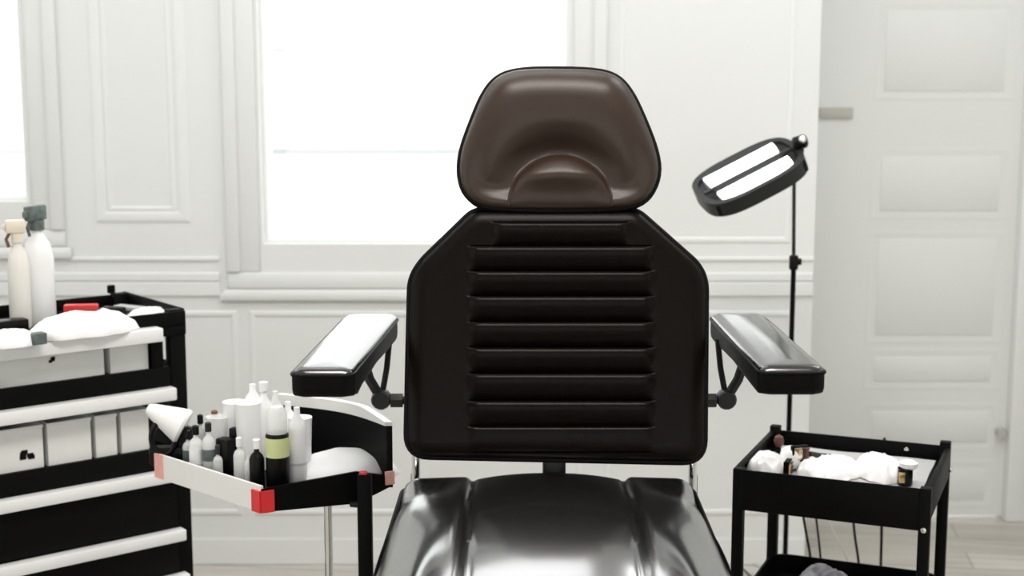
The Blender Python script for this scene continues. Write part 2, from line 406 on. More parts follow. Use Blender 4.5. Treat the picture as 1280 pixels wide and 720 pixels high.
# ================================================================== TREATMENT CHAIR
LEAN = R(15)
bp0 = on_y(694, 578, 2.64); CX = bp0.x
nB = Vector((0, -math.cos(LEAN), math.sin(LEAN))); vB = Vector((0, math.sin(LEAN), math.cos(LEAN)))
def toB(px, py, off=0.0):
    p = on_plane(px, py, bp0 + nB * off, nB) - (bp0 + nB * off); return (p.x, p.dot(vB))
def plB(off=0.0):
    return lambda u, v, w: bp0 + Vector((u, 0, 0)) + vB * v + nB * (w + off)
chair = thing('treatment_chair', 'black leather tattoo chair with a headrest tinted brown as if lit and two padded armrests', 'chair', (CX, 2.35, 0))
def part(name, b, m, parent=chair, **k): return link_mesh(name, b, m, parent, world=True, **k)
def piping(name, poly, place, off, r, m, parent):
    b = bmesh.new(); pts = [place(u, v, off) for u, v in poly]
    out = []
    for i, p in enumerate(pts):
        if not out or (p - out[-1]).length > r * 0.9: out.append(p)
    if (out[0] - out[-1]).length < r * 0.9: out.pop()
    tube(b, out, r, 8, closed=True); return part(name, b, m, parent)

# backrest
bk = [toB(*p) for p in ((592, 262), (796, 262), (874, 331), (883, 352), (881, 579), (507, 571), (512, 350), (524, 328))]
bpoly = round_poly(bk, [0.02, 0.02, 0.02, 0.02, 0.045, 0.045, 0.02, 0.02], 7)
seams_px = [279, 309, 340, 371, 403, 435, 467, 501, 534, 566]
seams = [toB(694, y)[1] for y in seams_px]
uL = toB(588, 420)[0]; uR = toB(814, 420)[0]
def sm(a, b, x):
    t = max(0, min(1, (x - a) / (b - a))); return t * t * (3 - 2 * t)
def w_back(u, v, d):
    w = 0.022 * math.sqrt(max(0, 1 - (1 - min(d / 0.035, 1)) ** 2))
    if v <= seams[0] and v > seams[-1]:
        for a, c in zip(seams, seams[1:]):
            if a >= v > c:
                t = (a - v) / (a - c)      # 0 at the upper seam, 1 at the lower
                prof = math.sin(math.pi * min(1, t ** 0.5)) ** 0.6 if t > 0 else 0
                edge = (uL + 0.045, uR - 0.045) if a == seams[0] else (uL, uR)
                m_ = sm(edge[0] - 0.004, edge[0] + 0.012, u) * (1 - sm(edge[1] - 0.012, edge[1] + 0.004, u))
                last = 0.35 if c == seams[-1] else 1.0
                w += m_ * last * (-0.012 + 0.021 * prof)
                break
    return w
b = bmesh.new()
ev = []
for s in seams: ev += [s - 0.0015, s + 0.0015, s - 0.004, s + 0.004, s]
cushion(b, bpoly, w_back, 0.075, plB(), 150, 84, extra_v=ev)
backrest = part('backrest', b, M['back_leather'], auto=60)
piping('piping', bpoly, plB(), 0.001, 0.0055, M['piping'], backrest)

# headrest
HO = 0.012
hp = [toB(*p, HO) for p in ((697, 86), (650, 87), (622, 95), (604, 116), (589, 152), (576, 188), (573, 218), (580, 243), (600, 259), (640, 263), (697, 264),
                            (755, 263), (796, 259), (815, 244), (825, 216), (820, 186), (805, 148), (790, 116), (773, 96), (748, 88))]
hpoly = chaikin(hp[::-1], 2)
lob = [toB(*p, HO) for p in ((637, 254), (644, 232), (660, 211), (680, 198), (699, 194), (720, 198), (741, 211), (757, 232), (765, 254))]
lc = (toB(700, 258, HO)); la = abs(lob[0][0] - lob[-1][0]) / 2; lh = lob[4][1] - lc[1]
hv0 = min(p[1] for p in hpoly); hv1 = max(p[1] for p in hpoly)
def w_head(u, v, d):
    rr = 0.06 + 0.05 * (1 - sm(hv0, hv1, v))
    w = 0.050 * math.sqrt(max(0, 1 - (1 - min(d / rr, 1)) ** 2))
    w += -0.004 * (1 - sm(0.0, 0.7, (v - hv0) / (hv1 - hv0))) * sm(0, 0.04, d)
    w -= 0.034 * (max(0, 0.85 - (v - hv0) / (hv1 - hv0)) / 0.85) ** 2 * sm(0, 0.05, d)
    q = math.hypot((u - lc[0]) / la, max(0, v - lc[1]) / lh) 
    if v < lc[1]: q = abs(u - lc[0]) / la
    # hollow round the lobe
    if q > 1: w -= 0.040 * (0.30 + 0.70 * sm(-0.1, 0.8, (v - lc[1]) / lh)) * math.exp(-((q - 1) / 0.38) ** 2) * sm(-0.01, 0.14, d)
    else:
        t = 1 - q
        w += -0.040 * (0.30 + 0.70 * sm(-0.1, 0.8, (v - lc[1]) / lh)) * sm(-0.01, 0.14, d) + 0.036 * math.sqrt(max(0, 1 - (1 - min(t / 0.55, 1)) ** 2)) * sm(0, 0.07, d)
    return w
b = bmesh.new(); cushion(b, hpoly, w_head, 0.06, plB(HO), 110, 100)
headrest = part('headrest', b, M['head_leather'], auto=70)
piping('piping', hpoly, plB(HO), 0.001, 0.0055, M['piping'], headrest)
b = bmesh.new(); pts = []
for k in range(41):
    a = math.pi * k / 40; u = lc[0] + la * 1.0 * math.cos(a); v = lc[1] + lh * math.sin(a)
    d = dist_edge(u, v, hpoly); pts.append(plB(HO)(u, v, w_head(u, v, d) + 0.001))
tube(b, pts, 0.0028, 8); lw = part('neck_pad_welt', b, M['head_leather'], headrest)
b = bmesh.new()
for s in (-0.06, 0.06):
    tube(b, [plB()(s, bk[0][1] - 0.10, -0.085), plB()(s, bk[0][1] + 0.12, -0.085)], 0.007, 10)
box(b, (CX - 0.09, 0, 0), (CX + 0.09, 0.014, 0.05), 0.003, Matrix.Translation(plB()(0, bk[0][1] + 0.05, -0.096) - Vector((CX, 0, 0))))
part('headrest_rods', b, M['chrome'])

# seat: three lengthwise rolls, rolling down over the front
SZ = on_z(690, 588, 1.62 - 0.0).z if False else None
p_rear = on_y(686, 590, 2.66); SZ = p_rear.z
rl, rr_ = on_z(507, 592, SZ), on_z(868, 592, SZ)
fl, fr = on_z(463, 720, SZ), on_z(922, 720, SZ)
print('SEAT z %.3f rear %.3f %.3f  front %.3f %.3f' % (SZ, rl.x, rr_.x, fl.x, fr.x), 'Y', rl.y, fl.y, 'CX', CX)
SY = rl.y; LEN = 1.55
SXc = (rl.x + rr_.x + fl.x + fr.x) / 4; SH = (rr_.x - rl.x + fr.x - fl.x) / 4
spoly = round_poly([(-SH * 0.985, 0.0), (SH * 0.985, 0.0), (SH * 1.13, -0.60), (SH * 1.10, -1.2), (SH * 0.93, -LEN), (-SH * 0.93, -LEN), (-SH * 1.10, -1.2), (-SH * 1.13, -0.60)][::-1], [0.05, 0.05, 0.06, 0.06, 0.05, 0.05, 0.035, 0.035], 6)
SEAM = 0.142
def seat_drop(t):    # t = distance forward from the rear edge
    t0 = 0.22
    return -0.8 * max(0, t - t0) ** 2 if t < t0 + 0.28 else -(0.8 * 0.28 ** 2 + 0.448 * (t - t0 - 0.28))
def w_seat(u, v, d):
    w = 0.030 * math.sqrt(max(0, 1 - (1 - min(d / 0.04, 1)) ** 2))
    s = SEAM
    if abs(u) < s: w += 0.014 * (1 - (abs(u) / s) ** 2.2) - 0.005
    else:
        t = min(1.0, (abs(u) - s) / (SH * (1 + 0.21 * min(0.6, -v)) - s))
        w += -0.005 - 0.75 * seat_drop(min(-v, 0.62)) * sm(0.02, 0.55, t) + (0.006 + 0.005 * sm(0, 0.2, -v)) * math.sin(math.pi / 2 * min(1, t / 0.12)) ** 0.8 - (0.036 + 0.03 * sm(0.1, 0.4, -v)) * max(0, t - 0.14) * sm(0.0, 0.12, -v)
    w -= 0.004 * math.exp(-((abs(u) - s) / 0.005) ** 2)
    return w
def plS(u, v, w):
    dr = seat_drop(-v); sl = (seat_drop(-v + 0.01) - dr) / 0.01
    n = Vector((0, sl, 1)).normalized(); 
    return Vector((SXc + u, SY + v, SZ - 0.028 + dr)) + n * w
b = bmesh.new(); cushion(b, spoly, w_seat, 0.085, plS, 130, 110)
seat = part('seat', b, M['seat_leather'], auto=70)
piping('piping', spoly, plS, 0.0, 0.005, M['piping'], seat)

# frame under the seat and behind the back
b = bmesh.new()
box(b, (SXc - 0.20, 1.25, SZ - 0.20), (SXc + 0.20, 2.60, SZ - 0.155), 0.006)
for s in (-1, 1): box(b, (SXc + s * 0.20 - 0.02, 1.25, SZ - 0.155), (SXc + s * 0.20 + 0.02, 2.60, SZ - 0.112), 0.006)
part('seat_frame', b, M['grey_metal'])
for s in (-1, 1):      # chrome hinge straps at the two sides
    b = bmesh.new(); x = CX + s * 0.268
    tube(b, [(x, 2.60, SZ - 0.14), (x, 2.695, SZ - 0.06), (x, 2.70, SZ + 0.05), plB()(s * 0.268, 0.10, -0.09)], 0.009, 10)
    box(b, (x - 0.008, 2.56, SZ - 0.17), (x + 0.008, 2.63, SZ - 0.11), 0.003)
    part('hinge_strap', b, M['chrome'])
b = bmesh.new(); box(b, (CX - 0.022, 2.69, SZ - 0.16), (CX + 0.022, 2.735, SZ + 0.03), 0.005); part('hinge_block', b, M['grey_metal'])
b = bmesh.new(); box(b, (CX - 0.27, 2.74, SZ + 0.008), (CX + 0.27, 2.758, SZ + 0.026), 0.006)
for k in (-0.17, -0.12, 0.09, 0.15): lathe(b, [(0.007, 0), (0.007, 0.008), (0.004, 0.011)], (CX + k, 2.75, SZ + 0.026), 10)
part('cross_rail', b, M['chrome'])
b = bmesh.new(); box(b, (SXc - 0.13, 1.75, 0.10), (SXc + 0.13, 2.15, SZ - 0.20), 0.03); part('column', b, M['black'])
b = bmesh.new(); box(b, (SXc - 0.28, 1.45, 0.0), (SXc + 0.28, 2.35, 0.10), 0.03); part('base', b, M['black'])

# armrests
def armrest(pts_px, z, side, attach_px):
    P = [on_z(px, py, z) for px, py in pts_px]   # near-left, near-right, far-right, far-left on the top plane
    c = sum(P, Vector()) / 4
    loc = [((p - c).x, (p - c).y) for p in P]
    poly = round_poly(loc, [0.02, 0.02, 0.03, 0.03], 6)
    b = bmesh.new(); cushion(b, poly, lambda u, v, d: -0.011 + 0.011 * math.sqrt(max(0, 1 - (1 - min(d / 0.022, 1)) ** 2)) + 0.003 * min(1, d / 0.05), 0.050,
                             lambda u, v, w: c + Vector((u, v, w - 0.0)), 60, 34, backr=0.012)
    arm = part('armrest', b, M['arm_leather'], auto=70)
    arm.data.materials.append(M['arm_side'])
    for f in arm.data.polygons:
        if f.normal.z < 0.35: f.material_index = 1
    piping('piping', poly, lambda u, v, w: c + Vector((u, v, w)), -0.011, 0.003, M['piping'], arm)
    q = plB()(side * 0.262, 0.0, -0.085)           # backrest rail
    ax = on_y(attach_px[0], attach_px[1], 2.82); ex = P[2] if side < 0 else P[3]
    inner = c.x - side * 0.01
    b = bmesh.new()
    y0 = 2.80; zt = z - 0.066
    box(b, (inner - 0.02, c.y - 0.14, zt - 0.010), (inner + 0.02, y0 + 0.04, zt), 0.003)
    j = Vector((c.x - side * 0.045, y0, z - 0.15))
    tube(b, [(inner, y0, zt - 0.004), (inner - side * 0.012, y0, z - 0.11), j], 0.010, 8)
    tube(b, [(c.x - side * 0.06, y0 + 0.03, z - 0.035), (c.x - side * 0.055, y0 + 0.02, z - 0.09), j], 0.006, 8)
    lathe(b, [(0.017, -0.016), (0.02, -0.01), (0.02, 0.01), (0.017, 0.016)], n=14, mtx=Matrix.Translation(j) @ Matrix.Rotation(R(90), 4, 'X'))
    tube(b, [j, (CX + side * 0.25, y0, z - 0.155)], 0.0085, 10)
    lathe(b, [(0.014, -0.012), (0.014, 0.012)], n=10, mtx=Matrix.Translation(((j.x + CX + side * 0.28) / 2, y0, z - 0.153)) @ Matrix.Rotation(R(90), 4, 'Y'))
    part('armrest_bracket', b, M['grey_metal'], arm)
AZ = 1.62 - 0.2384 * 2.08 * 1.12 + 0.0
AZ = on_y(400, 463, 2.36).z
armrest(((362, 462), (441, 462), (499, 391), (431, 391)), AZ, -1, (505, 455))
armrest(((950, 459), (1034, 459), (955, 390), (886, 390)), AZ, 1, (885, 455))
b = bmesh.new()
for s in (-1, 1):
    tube(b, [plB()(s * 0.24, 0.03, -0.09), plB()(s * 0.24, 0.36, -0.09)], 0.011, 10)
tube(b, [plB()(-0.27, 0.20, -0.10), plB()(0.27, 0.20, -0.10)], 0.011, 10)
part('backrest_frame', b, M['grey_metal'])

# ================================================================== RIGHT TROLLEY
TZ = 0.76
FR_ = on_z(1157, 609, TZ); FL_ = on_z(907, 587, TZ); BL_ = on_z(970, 538, TZ); BR_ = on_z(1197, 556, TZ)
print('TROLLEY', FR_, FL_, BL_, BR_)
dfr = ((FR_ - FL_) + (BR_ - BL_)) / 2; dsd = ((BL_ - FL_) + (BR_ - FR_)) / 2
ang = (math.atan2(dfr.y, dfr.x) + math.atan2(dsd.y, dsd.x) - math.pi / 2) / 2
tc_ = (FR_ + FL_ + BL_ + BR_) / 4; tw = dfr.length; tl = dsd.length * 1.0
print('ang', math.degrees(ang), 'w', tw, 'l', tl)
trolley = thing('utility_trolley', 'black open metal trolley with a deep top tray in front of the white door', 'trolley', (tc_.x, tc_.y, 0), ang)
hx, hy = tw / 2, tl / 2
def tp(name, b, m=None, parent=trolley, **k): return link_mesh(name, b, m or M['black'], parent, **k)
PH = 0.092; th = 0.006; LG = 0.024
for sx in (-1, 1):
    for sy in (-1, 1):
        b = bmesh.new(); x0 = sx * hx; y0 = sy * hy
        box(b, (min(x0, x0 - sx * LG), min(y0, y0 - sy * LG), 0.045), (max(x0, x0 - sx * LG), max(y0, y0 - sy * LG), TZ + (0.012 if sy > 0 else 0.0)), 0.002)
        lg = tp('leg', b)
        b = bmesh.new(); lathe(b, [(0.010, 0.0), (0.022, 0.003), (0.024, 0.014), (0.022, 0.026), (0.010, 0.03), (0.010, 0.05)], (x0 - sx * 0.012, y0 - sy * 0.012, 0), 14)
        tp('caster', b, M['black_plastic'], lg)
b = bmesh.new(); box(b, (-hx + LG, -hy + 0.001, TZ - PH), (hx - LG, -hy + th, TZ - 0.001), 0.001); tp('tray_side', b)
b = bmesh.new(); box(b, (-hx + LG, hy - th, TZ - PH), (hx - LG, hy - 0.001, TZ - 0.001), 0.001)
o = tp('tray_side', b)
for s in (-1, 1):
    b = bmesh.new(); box(b, (s * hx - (th if s > 0 else 0), -hy + LG, TZ - PH * 0.75), (s * hx + (0 if s > 0 else th), hy - LG, TZ - 0.001), 0.001)
    box(b, (s * hx - (0.012 if s > 0 else 0), -hy + LG, TZ - 0.008), (s * hx + (0 if s > 0 else 0.012), hy - LG, TZ), 0.002); tp('tray_side', b)
b = bmesh.new(); box(b, (-hx + 0.004, -hy + 0.004, TZ - 0.044), (hx - 0.004, hy - 0.004, TZ - 0.038), 0.001); tp('tray_floor', b)
for (x, y, z, ax) in ((hx - 0.012, -hy - 0.002, TZ - 0.088, 'F'), (hx + 0.002, hy - 0.03, TZ - 0.05, 'S'), (hx - 0.10, hy - th - 0.002, TZ - 0.018, 'F')):
    b = bmesh.new(); lathe(b, [(0.006, 0), (0.006, 0.003), (0.003, 0.005)], n=12, mtx=Matrix.Translation((x, y, z)) @ (Matrix.Rotation(R(90), 4, 'X') if ax == 'F' else Matrix.Rotation(R(90), 4, 'Y')))
    tp('screw', b, M['chrome'])
LZ = on_y(1000, 703, tc_.y + 0.17).z
b = bmesh.new(); pl2 = round_poly([(-hx + 0.01, -hy + 0.01), (hx - 0.01, -hy + 0.01), (hx - 0.01, hy - 0.01), (-hx + 0.01, hy - 0.01)], 0.05, 6)
lo = [b.verts.new((x, y, LZ - 0.05)) for x, y in pl2]; b.faces.new(lo[::-1])
up_ = [b.verts.new((x, y, LZ)) for x, y in pl2]; inn = [b.verts.new((x * 0.975, y * 0.975, LZ)) for x, y in pl2]; il = [b.verts.new((x * 0.975, y * 0.975, LZ - 0.044)) for x, y in pl2]
for A, B in ((lo, up_), (up_, inn), (inn, il)):
    for i in range(len(A)): j = (i + 1) % len(A); b.faces.new((A[i], A[j], B[j], B[i]))
b.faces.new(il); tp('lower_shelf', b)

TM = Matrix.Translation((tc_.x, tc_.y, 0)) @ Matrix.Rotation(ang, 4, 'Z')
FZ = TZ - 0.038
def tw_(x, y, z=0): return TM @ Vector((x, y, z))
# contents of the trolley tray
b = bmesh.new(); t = bmesh.new()
n = 30; g = []
for i in range(n + 1):
    row = []
    for j in range(n + 1):
        x = (-hx + 0.03) + (2 * hx - 0.06) * i / n; y = (-hy + 0.03) + (2 * hy - 0.06) * j / n
        z = FZ + 0.003 + 0.004 * (1 + noise.noise(Vector((x * 12, y * 12, 2))))
        row.append(t.verts.new((x, y, z)))
    g.append(row)
for i in range(n):
    for j in range(n): t.faces.new((g[i][j], g[i + 1][j], g[i + 1][j + 1], g[i][j + 1]))
bmesh.ops.solidify(t, geom=t.faces[:], thickness=0.0015)
merge(b, t, TM); tag(link_mesh('tray_liner', b, M['paper']), 'white paper sheet lining the top tray of the black trolley', 'tray liner')
def tsurf(px, py, z): return on_z(px, py, z)
def heap(name, px, py, sx, sy, hgt, seed, m, label, cat, rot=0.0, z=FZ + 0.008, freq=22, amp=0.022):
    p = on_z(px, py, z); b = bmesh.new(); crumple(b, (p.x, p.y, z), sx, sy, hgt, seed=seed, freq=freq, rot=rot, amp=amp, n=44)
    return tag(link_mesh(name, b, m, auto=80), label, cat)
heap('folded_cloth', 960, 590, 0.095, 0.11, 0.034, 3, M['paper'], 'white folded cloth heaped at the near corner of the trolley tray', 'cloth', ang + 0.2)
heap('paper_towel', 1036, 590, 0.14, 0.17, 0.026, 5, M['paper'], 'crumpled white paper towel in the middle of the trolley tray', 'paper towel', ang)
heap('paper_towel', 1099, 592, 0.105, 0.17, 0.034, 8, M['paper'], 'taller crumpled white paper towel beside the gold and black ink cup', 'paper towel', ang + 0.4)

def stand(name, prof, px, py, z, m, label, cat, n=22, tilt=None):
    p = on_z(px, py, z); b = bmesh.new(); mt = Matrix.Translation(p)
    if tilt: mt = mt @ Matrix.Rotation(tilt[0], 4, 'X') @ Matrix.Rotation(tilt[1], 4, 'Y')
    lathe(b, prof, n=n, mtx=mt); return tag(link_mesh(name, b, m, auto=50), label, cat)
stand('bowl', [(0.008, 0), (0.018, 0.001), (0.024, 0.012), (0.026, 0.03), (0.022, 0.042), (0.012, 0.048), (0.003, 0.05)], 989, 584, FZ + 0.012, M['white_plastic'], 'round white lidded pot among the tools in the trolley tray', 'pot')
kb = thing('stamp', 'reddish brown round-knobbed stamp leaning at the far corner of the trolley tray', 'stamp', on_z(973, 574, FZ + 0.008))
b = bmesh.new(); lathe(b, [(0.013, 0), (0.013, 0.012), (0.006, 0.018), (0.005, 0.03)]); link_mesh('stamp_base', b, M['black_plastic'], kb)
b = bmesh.new(); lathe(b, [(0.004, 0.028), (0.010, 0.034), (0.012, 0.044), (0.009, 0.054), (0.003, 0.058)]); link_mesh('knob', b, M['brown'], kb)
# tattoo machine lying on its side
def tattoo_machine(loc, rz, label):
    t_ = thing('tattoo_machine', label, 'tattoo machine', loc, rz)
    b = bmesh.new(); box(b, (-0.028, -0.006, 0.0), (0.022, 0.006, 0.005), 0.001); box(b, (-0.028, -0.006, 0.0), (-0.023, 0.006, 0.036), 0.001); box(b, (-0.028, -0.006, 0.032), (0.012, 0.006, 0.036), 0.001)
    link_mesh('frame', b, M['black'], t_)
    for x in (-0.012, 0.008):
        b = bmesh.new(); lathe(b, [(0.009, 0.005), (0.009, 0.008), (0.007, 0.008), (0.007, 0.026), (0.009, 0.026), (0.009, 0.029)], (x, 0, 0), 16); link_mesh('coil', b, M['brass'] if x < 0 else M['brown'], t_)
    b = bmesh.new(); tube(b, [(0.018, 0, 0.014), (0.045, 0.002, 0.008), (0.075, 0.006, 0.006)], [0.007, 0.006, 0.003], 10); link_mesh('grip', b, M['grey_metal'], t_)
    return t_
tattoo_machine(on_z(1003, 576, FZ + 0.030), 0.3, 'black and brass coil tattoo machine on the paper beside the round white pot')
tattoo_machine(on_z(985, 594, FZ + 0.012), 1.2, 'black coil tattoo machine lying between the folded cloth and the white pot')
cp = thing('ink_cup', 'black and gold ink cup near the right end of the trolley tray', 'cup', on_z(1131, 606, FZ + 0.008))
b = bmesh.new(); lathe(b, [(0.014, 0), (0.016, 0.004), (0.016, 0.034), (0.0175, 0.038), (0.015, 0.038), (0.013, 0.034)]); link_mesh('cup_body', b, M['black_plastic'], cp)
b = bmesh.new(); box(b, (-0.017, -0.017, 0.008), (-0.004, -0.009, 0.032), 0.002); link_mesh('gold_tag', b, M['brass'], cp)
b = bmesh.new(); lathe(b, [(0.0152, 0.037), (0.019, 0.041), (0.020, 0.05), (0.012, 0.055), (0.003, 0.056)], (0.006, 0, 0)); link_mesh('lid', b, M['white_plastic'], cp)
for (px, py, m, lab) in ((1114, 590, M['grey'], 'tiny grey ink pot standing beside the black and gold cup'), (1118, 597, M['skin_cream'], 'tiny cream ink pot standing in front of the tiny grey one')):
    stand('ink_pot', [(0.005, 0), (0.007, 0.003), (0.008, 0.018), (0.010, 0.02), (0.007, 0.02)], px, py, FZ + 0.008, m, lab, 'pot')
b = bmesh.new(); p = tw_(-hx + 0.16, hy - 0.10, LZ - 0.043); crumple(b, p, 0.14, 0.12, 0.045, seed=12, amp=0.02, freq=20, rot=ang)
tag(link_mesh('plastic_bag', b, M['foil'], auto=80), 'crinkled grey plastic bag on the lower shelf of the black trolley', 'bag')

# ================================================================== LED LAMP ON A POLE
LY = 3.95
jt = on_y(994, 222, LY); bx_ = jt.x + 0.0
lampb = Vector((on_y(990, 400, LY).x, LY, 0))
lamp = thing('led_floor_lamp', 'slim black floor lamp with a tilted ring-shaped LED head, behind the trolley', 'lamp', lampb)
def lp(name, b, m, parent=lamp, **k): return link_mesh(name, b, m, parent, world=True, **k)
zk = on_y(992, 328, LY).z
b = bmesh.new(); tube(b, [(lampb.x, LY, 0.10), (lampb.x, LY, zk)], 0.0072, 12); lp('pole', b, M['black'])
b = bmesh.new(); tube(b, [(lampb.x, LY, zk - 0.01), (jt.x - 0.003, LY, jt.z)], 0.0052, 12); lp('extension_pole', b, M['grey_metal'])
b = bmesh.new(); lathe(b, [(0.011, -0.02), (0.013, -0.015), (0.013, 0.015), (0.011, 0.02)], (lampb.x, LY, zk), 14); tube(b, [(lampb.x, LY, zk), (lampb.x + 0.014, LY - 0.006, zk + 0.003), (lampb.x + 0.020, LY - 0.008, zk + 0.003)], [0.006, 0.010, 0.009], 10); lp('clamp_knob', b, M['black_plastic'])
for k in range(3):
    a = 2 * math.pi * k / 3 + 0.5
    b = bmesh.new(); tube(b, [(lampb.x, LY, 0.24), (lampb.x + 0.13 * math.cos(a), LY + 0.13 * math.sin(a), 0.09), (lampb.x + 0.24 * math.cos(a), LY + 0.24 * math.sin(a), 0.008)], 0.006, 8); lp('leg', b, M['black'])
# ring head: axis a runs along the long side in view, axis c is the ring's normal
hc = on_y(937, 221, LY - 0.02)
A = Vector((math.cos(R(27)), 0.10, math.sin(R(27)))).normalized()
N_ = Vector((0.36, 0.40, -0.90)); N_ = (N_ - A * N_.dot(A)).normalized()
B_ = N_.cross(A).normalized()
LA = 0.152; LB = 0.112
def ringpt(a, ra, rb, w):
    ca, sa = math.cos(a), math.sin(a); p = 0.62
    return hc + A * (ra * math.copysign(abs(ca) ** p, ca)) + B_ * (rb * math.copysign(abs(sa) ** p, sa)) + N_ * w
def band(bm_, ra, rb, t_, w0, w1, n=64):
    R4 = []
    for k in range(n):
        a = 2 * math.pi * k / n
        R4.append([bm_.verts.new(ringpt(a, ra, rb, w0)), bm_.verts.new(ringpt(a, ra, rb, w1)), bm_.verts.new(ringpt(a, ra - t_, rb - t_, w1)), bm_.verts.new(ringpt(a, ra - t_, rb - t_, w0))])
    for k in range(n):
        q = R4[(k + 1) % n]
        for i in range(4): bm_.faces.new((R4[k][i], R4[k][(i + 1) % 4], q[(i + 1) % 4], q[i]))
b = bmesh.new(); band(b, LA, LB, 0.016, -0.022, 0.020); head = lp('lamp_head', b, M['grey_metal'])
b = bmesh.new()
for s in (-1, 1):
    tube(b, [hc + A * (-0.106) + B_ * (s * 0.050), hc + A * 0.106 + B_ * (s * 0.050)], 0.030, 16)
tb = lp('led_tubes', b, M['led'], head); tb['label'] = 'lit white diffuser tubes'
b = bmesh.new(); box(b, (-0.134, -0.007, -0.022), (0.134, 0.007, 0.022), 0.003, Matrix.Translation(hc) @ Matrix((A, B_, N_)).transposed().to_4x4()); lp('cross_bar', b, M['grey_metal'], head)
for s_ in (-1, 1):
    b = bmesh.new(); box(b, (s_ * 0.122 - 0.016, -0.088, -0.018), (s_ * 0.122 + 0.016, 0.088, 0.018), 0.006, Matrix.Translation(hc) @ Matrix((A, B_, N_)).transposed().to_4x4()); lp('end_plate', b, M['black_plastic'], head)
b = bmesh.new()
e1 = hc + A * LA
lathe(b, [(0.014, -0.02), (0.019, -0.014), (0.019, 0.014), (0.012, 0.02)], n=16, mtx=Matrix.Translation(on_y(1000, 178, LY - 0.03)) @ Matrix.Rotation(R(70), 4, 'Y') @ Matrix.Rotation(R(20), 4, 'X'))
tube(b, [on_y(1000, 178, LY - 0.03), on_y(996, 200, LY - 0.01), jt], [0.012, 0.018, 0.008], 10)
lp('tilt_joint', b, M['black_plastic'])
b = bmesh.new(); lathe(b, [(0.006, 0), (0.010, 0.004), (0.010, 0.012), (0.005, 0.016)], n=12, mtx=Matrix.Translation(on_y(1002, 174, LY - 0.055)) @ Matrix.Rotation(R(90), 4, 'X')); lp('screw_cap', b, M['chrome'])

# cables behind the trolley
for pts, lab, r in ((((1003, 640), (1008, 668), (1014, 700), (1016, 740)), 'thin black cable hanging just beside the lamp pole behind the trolley', 0.0035),
                 (((1019, 640), (1023, 670), (1026, 700), (1030, 745)), 'thin black cable hanging second from the lamp pole behind the trolley', 0.003),
                 (((1036, 655), (1050, 680), (1060, 700), (1066, 735)), 'slack grey cable crossing behind the trolley legs', 0.0022),
                 (((1066, 640), (1068, 668), (1074, 705), (1076, 742)), 'black cable in the middle gap behind the trolley', 0.0035),
                 (((1102, 640), (1102, 670), (1101, 700), (1101, 745)), 'straight black cable hanging nearest the front right leg of the trolley', 0.004)):
    Y = 3.60 + 0.12 * ((pts[0][0] * 7) % 5) / 4; P = [on_y(px, py, Y) for px, py in pts]
    P = [Vector((P[0].x, Y, TZ - 0.10)), Vector((P[0].x, Y, P[0].z + 0.06))] + P
    P.append(Vector((P[-1].x + 0.01, Y + 0.02, 0.05))); P.append(Vector((P[-1].x + 0.05, Y + 0.08, r)))
    P = [Vector(p) for p in chaikin([tuple(p) for p in P], 2, closed=False)]
    b = bmesh.new(); tube(b, P, r, 8); tag(link_mesh('cable', b, M['black_plastic'] if 'grey' not in lab else M['grey']), lab, 'cable', None)
for (pp, lab) in ((((918, 694), (945, 706), (975, 722), (1010, 740)), 'grey cable curving across the floor left of the trolley shelf'),
                  (((918, 703), (935, 716), (950, 735), (965, 760)), 'dark cable on the floor beside the chair, nearest the trolley leg')):
    P = [on_z(px, py, 0.004) for px, py in pp]; P = [Vector(p) for p in chaikin([tuple(p) for p in P], 2, closed=False)]
    b = bmesh.new(); tube(b, P, 0.003, 8); tag(link_mesh('floor_cable', b, M['grey'] if 'grey' in lab else M['grey_metal']), lab, 'cable')

# ================================================================== LEFT TOOL CART
KY = 3.5
Kc = on_y(231, 386, KY); KTOP = Kc.z
ka = math.atan2(F * math.sqrt(1 + (270 / F) ** 2), 2500 - 640)   # heading of the front edge
# front direction: right end is farther away
KW, KD = 0.86, 0.36
cart_a = math.atan2(0.62, 0.785)
fx = Vector((math.cos(cart_a), math.sin(cart_a), 0)); fy = Vector((-math.sin(cart_a), math.cos(cart_a), 0))
corner = Vector((Kc.x, Kc.y, 0)); Kctr = corner - fx * (KW / 2) + fy * (KD / 2)
print('CART top', KTOP, 'corner', corner, 'ctr', Kctr)
cart = thing('tool_cart', 'black tool cart with white drawer handles and rows of white bins, leftmost piece of furniture', 'cart', (Kctr.x, Kctr.y, 0), cart_a)
KM = Matrix.Translation((Kctr.x, Kctr.y, 0)) @ Matrix.Rotation(cart_a, 4, 'Z')
kw, kd = KW / 2, KD / 2
fn = Vector((fx.y, -fx.x, 0))
def kz(px, py): return on_plane(px, py, corner, fn).z     # height of a pixel on the cart's front
def kx(px, py): return (KM.inverted() @ on_plane(px, py, corner, fn)).x
def kp(name, b, m=None, parent=cart, **k): return link_mesh(name, b, m or M['black'], parent, **k)
print('kz', [round(kz(195, y), 3) for y in (407, 423, 430, 466, 484, 500, 510, 565, 587, 600, 660, 673, 716)], 'kx0', kx(0, 500))
PW = 0.042
for sx in (-1, 1):
    for sy in (-1, 1):
        b = bmesh.new(); x0 = sx * kw; y0 = sy * kd
        box(b, (min(x0, x0 - sx * PW), min(y0, y0 - sy * 0.03), 0.09), (max(x0, x0 - sx * PW), max(y0, y0 - sy * 0.03), KTOP), 0.003)
        pst = kp('post', b)
        b = bmesh.new(); lathe(b, [(0.012, 0.0), (0.035, 0.005), (0.04, 0.03), (0.035, 0.06), (0.012, 0.07), (0.012, 0.095)], (x0 - sx * 0.02, y0 - sy * 0.018, 0), 16); kp('caster', b, M['black_plastic'], pst)
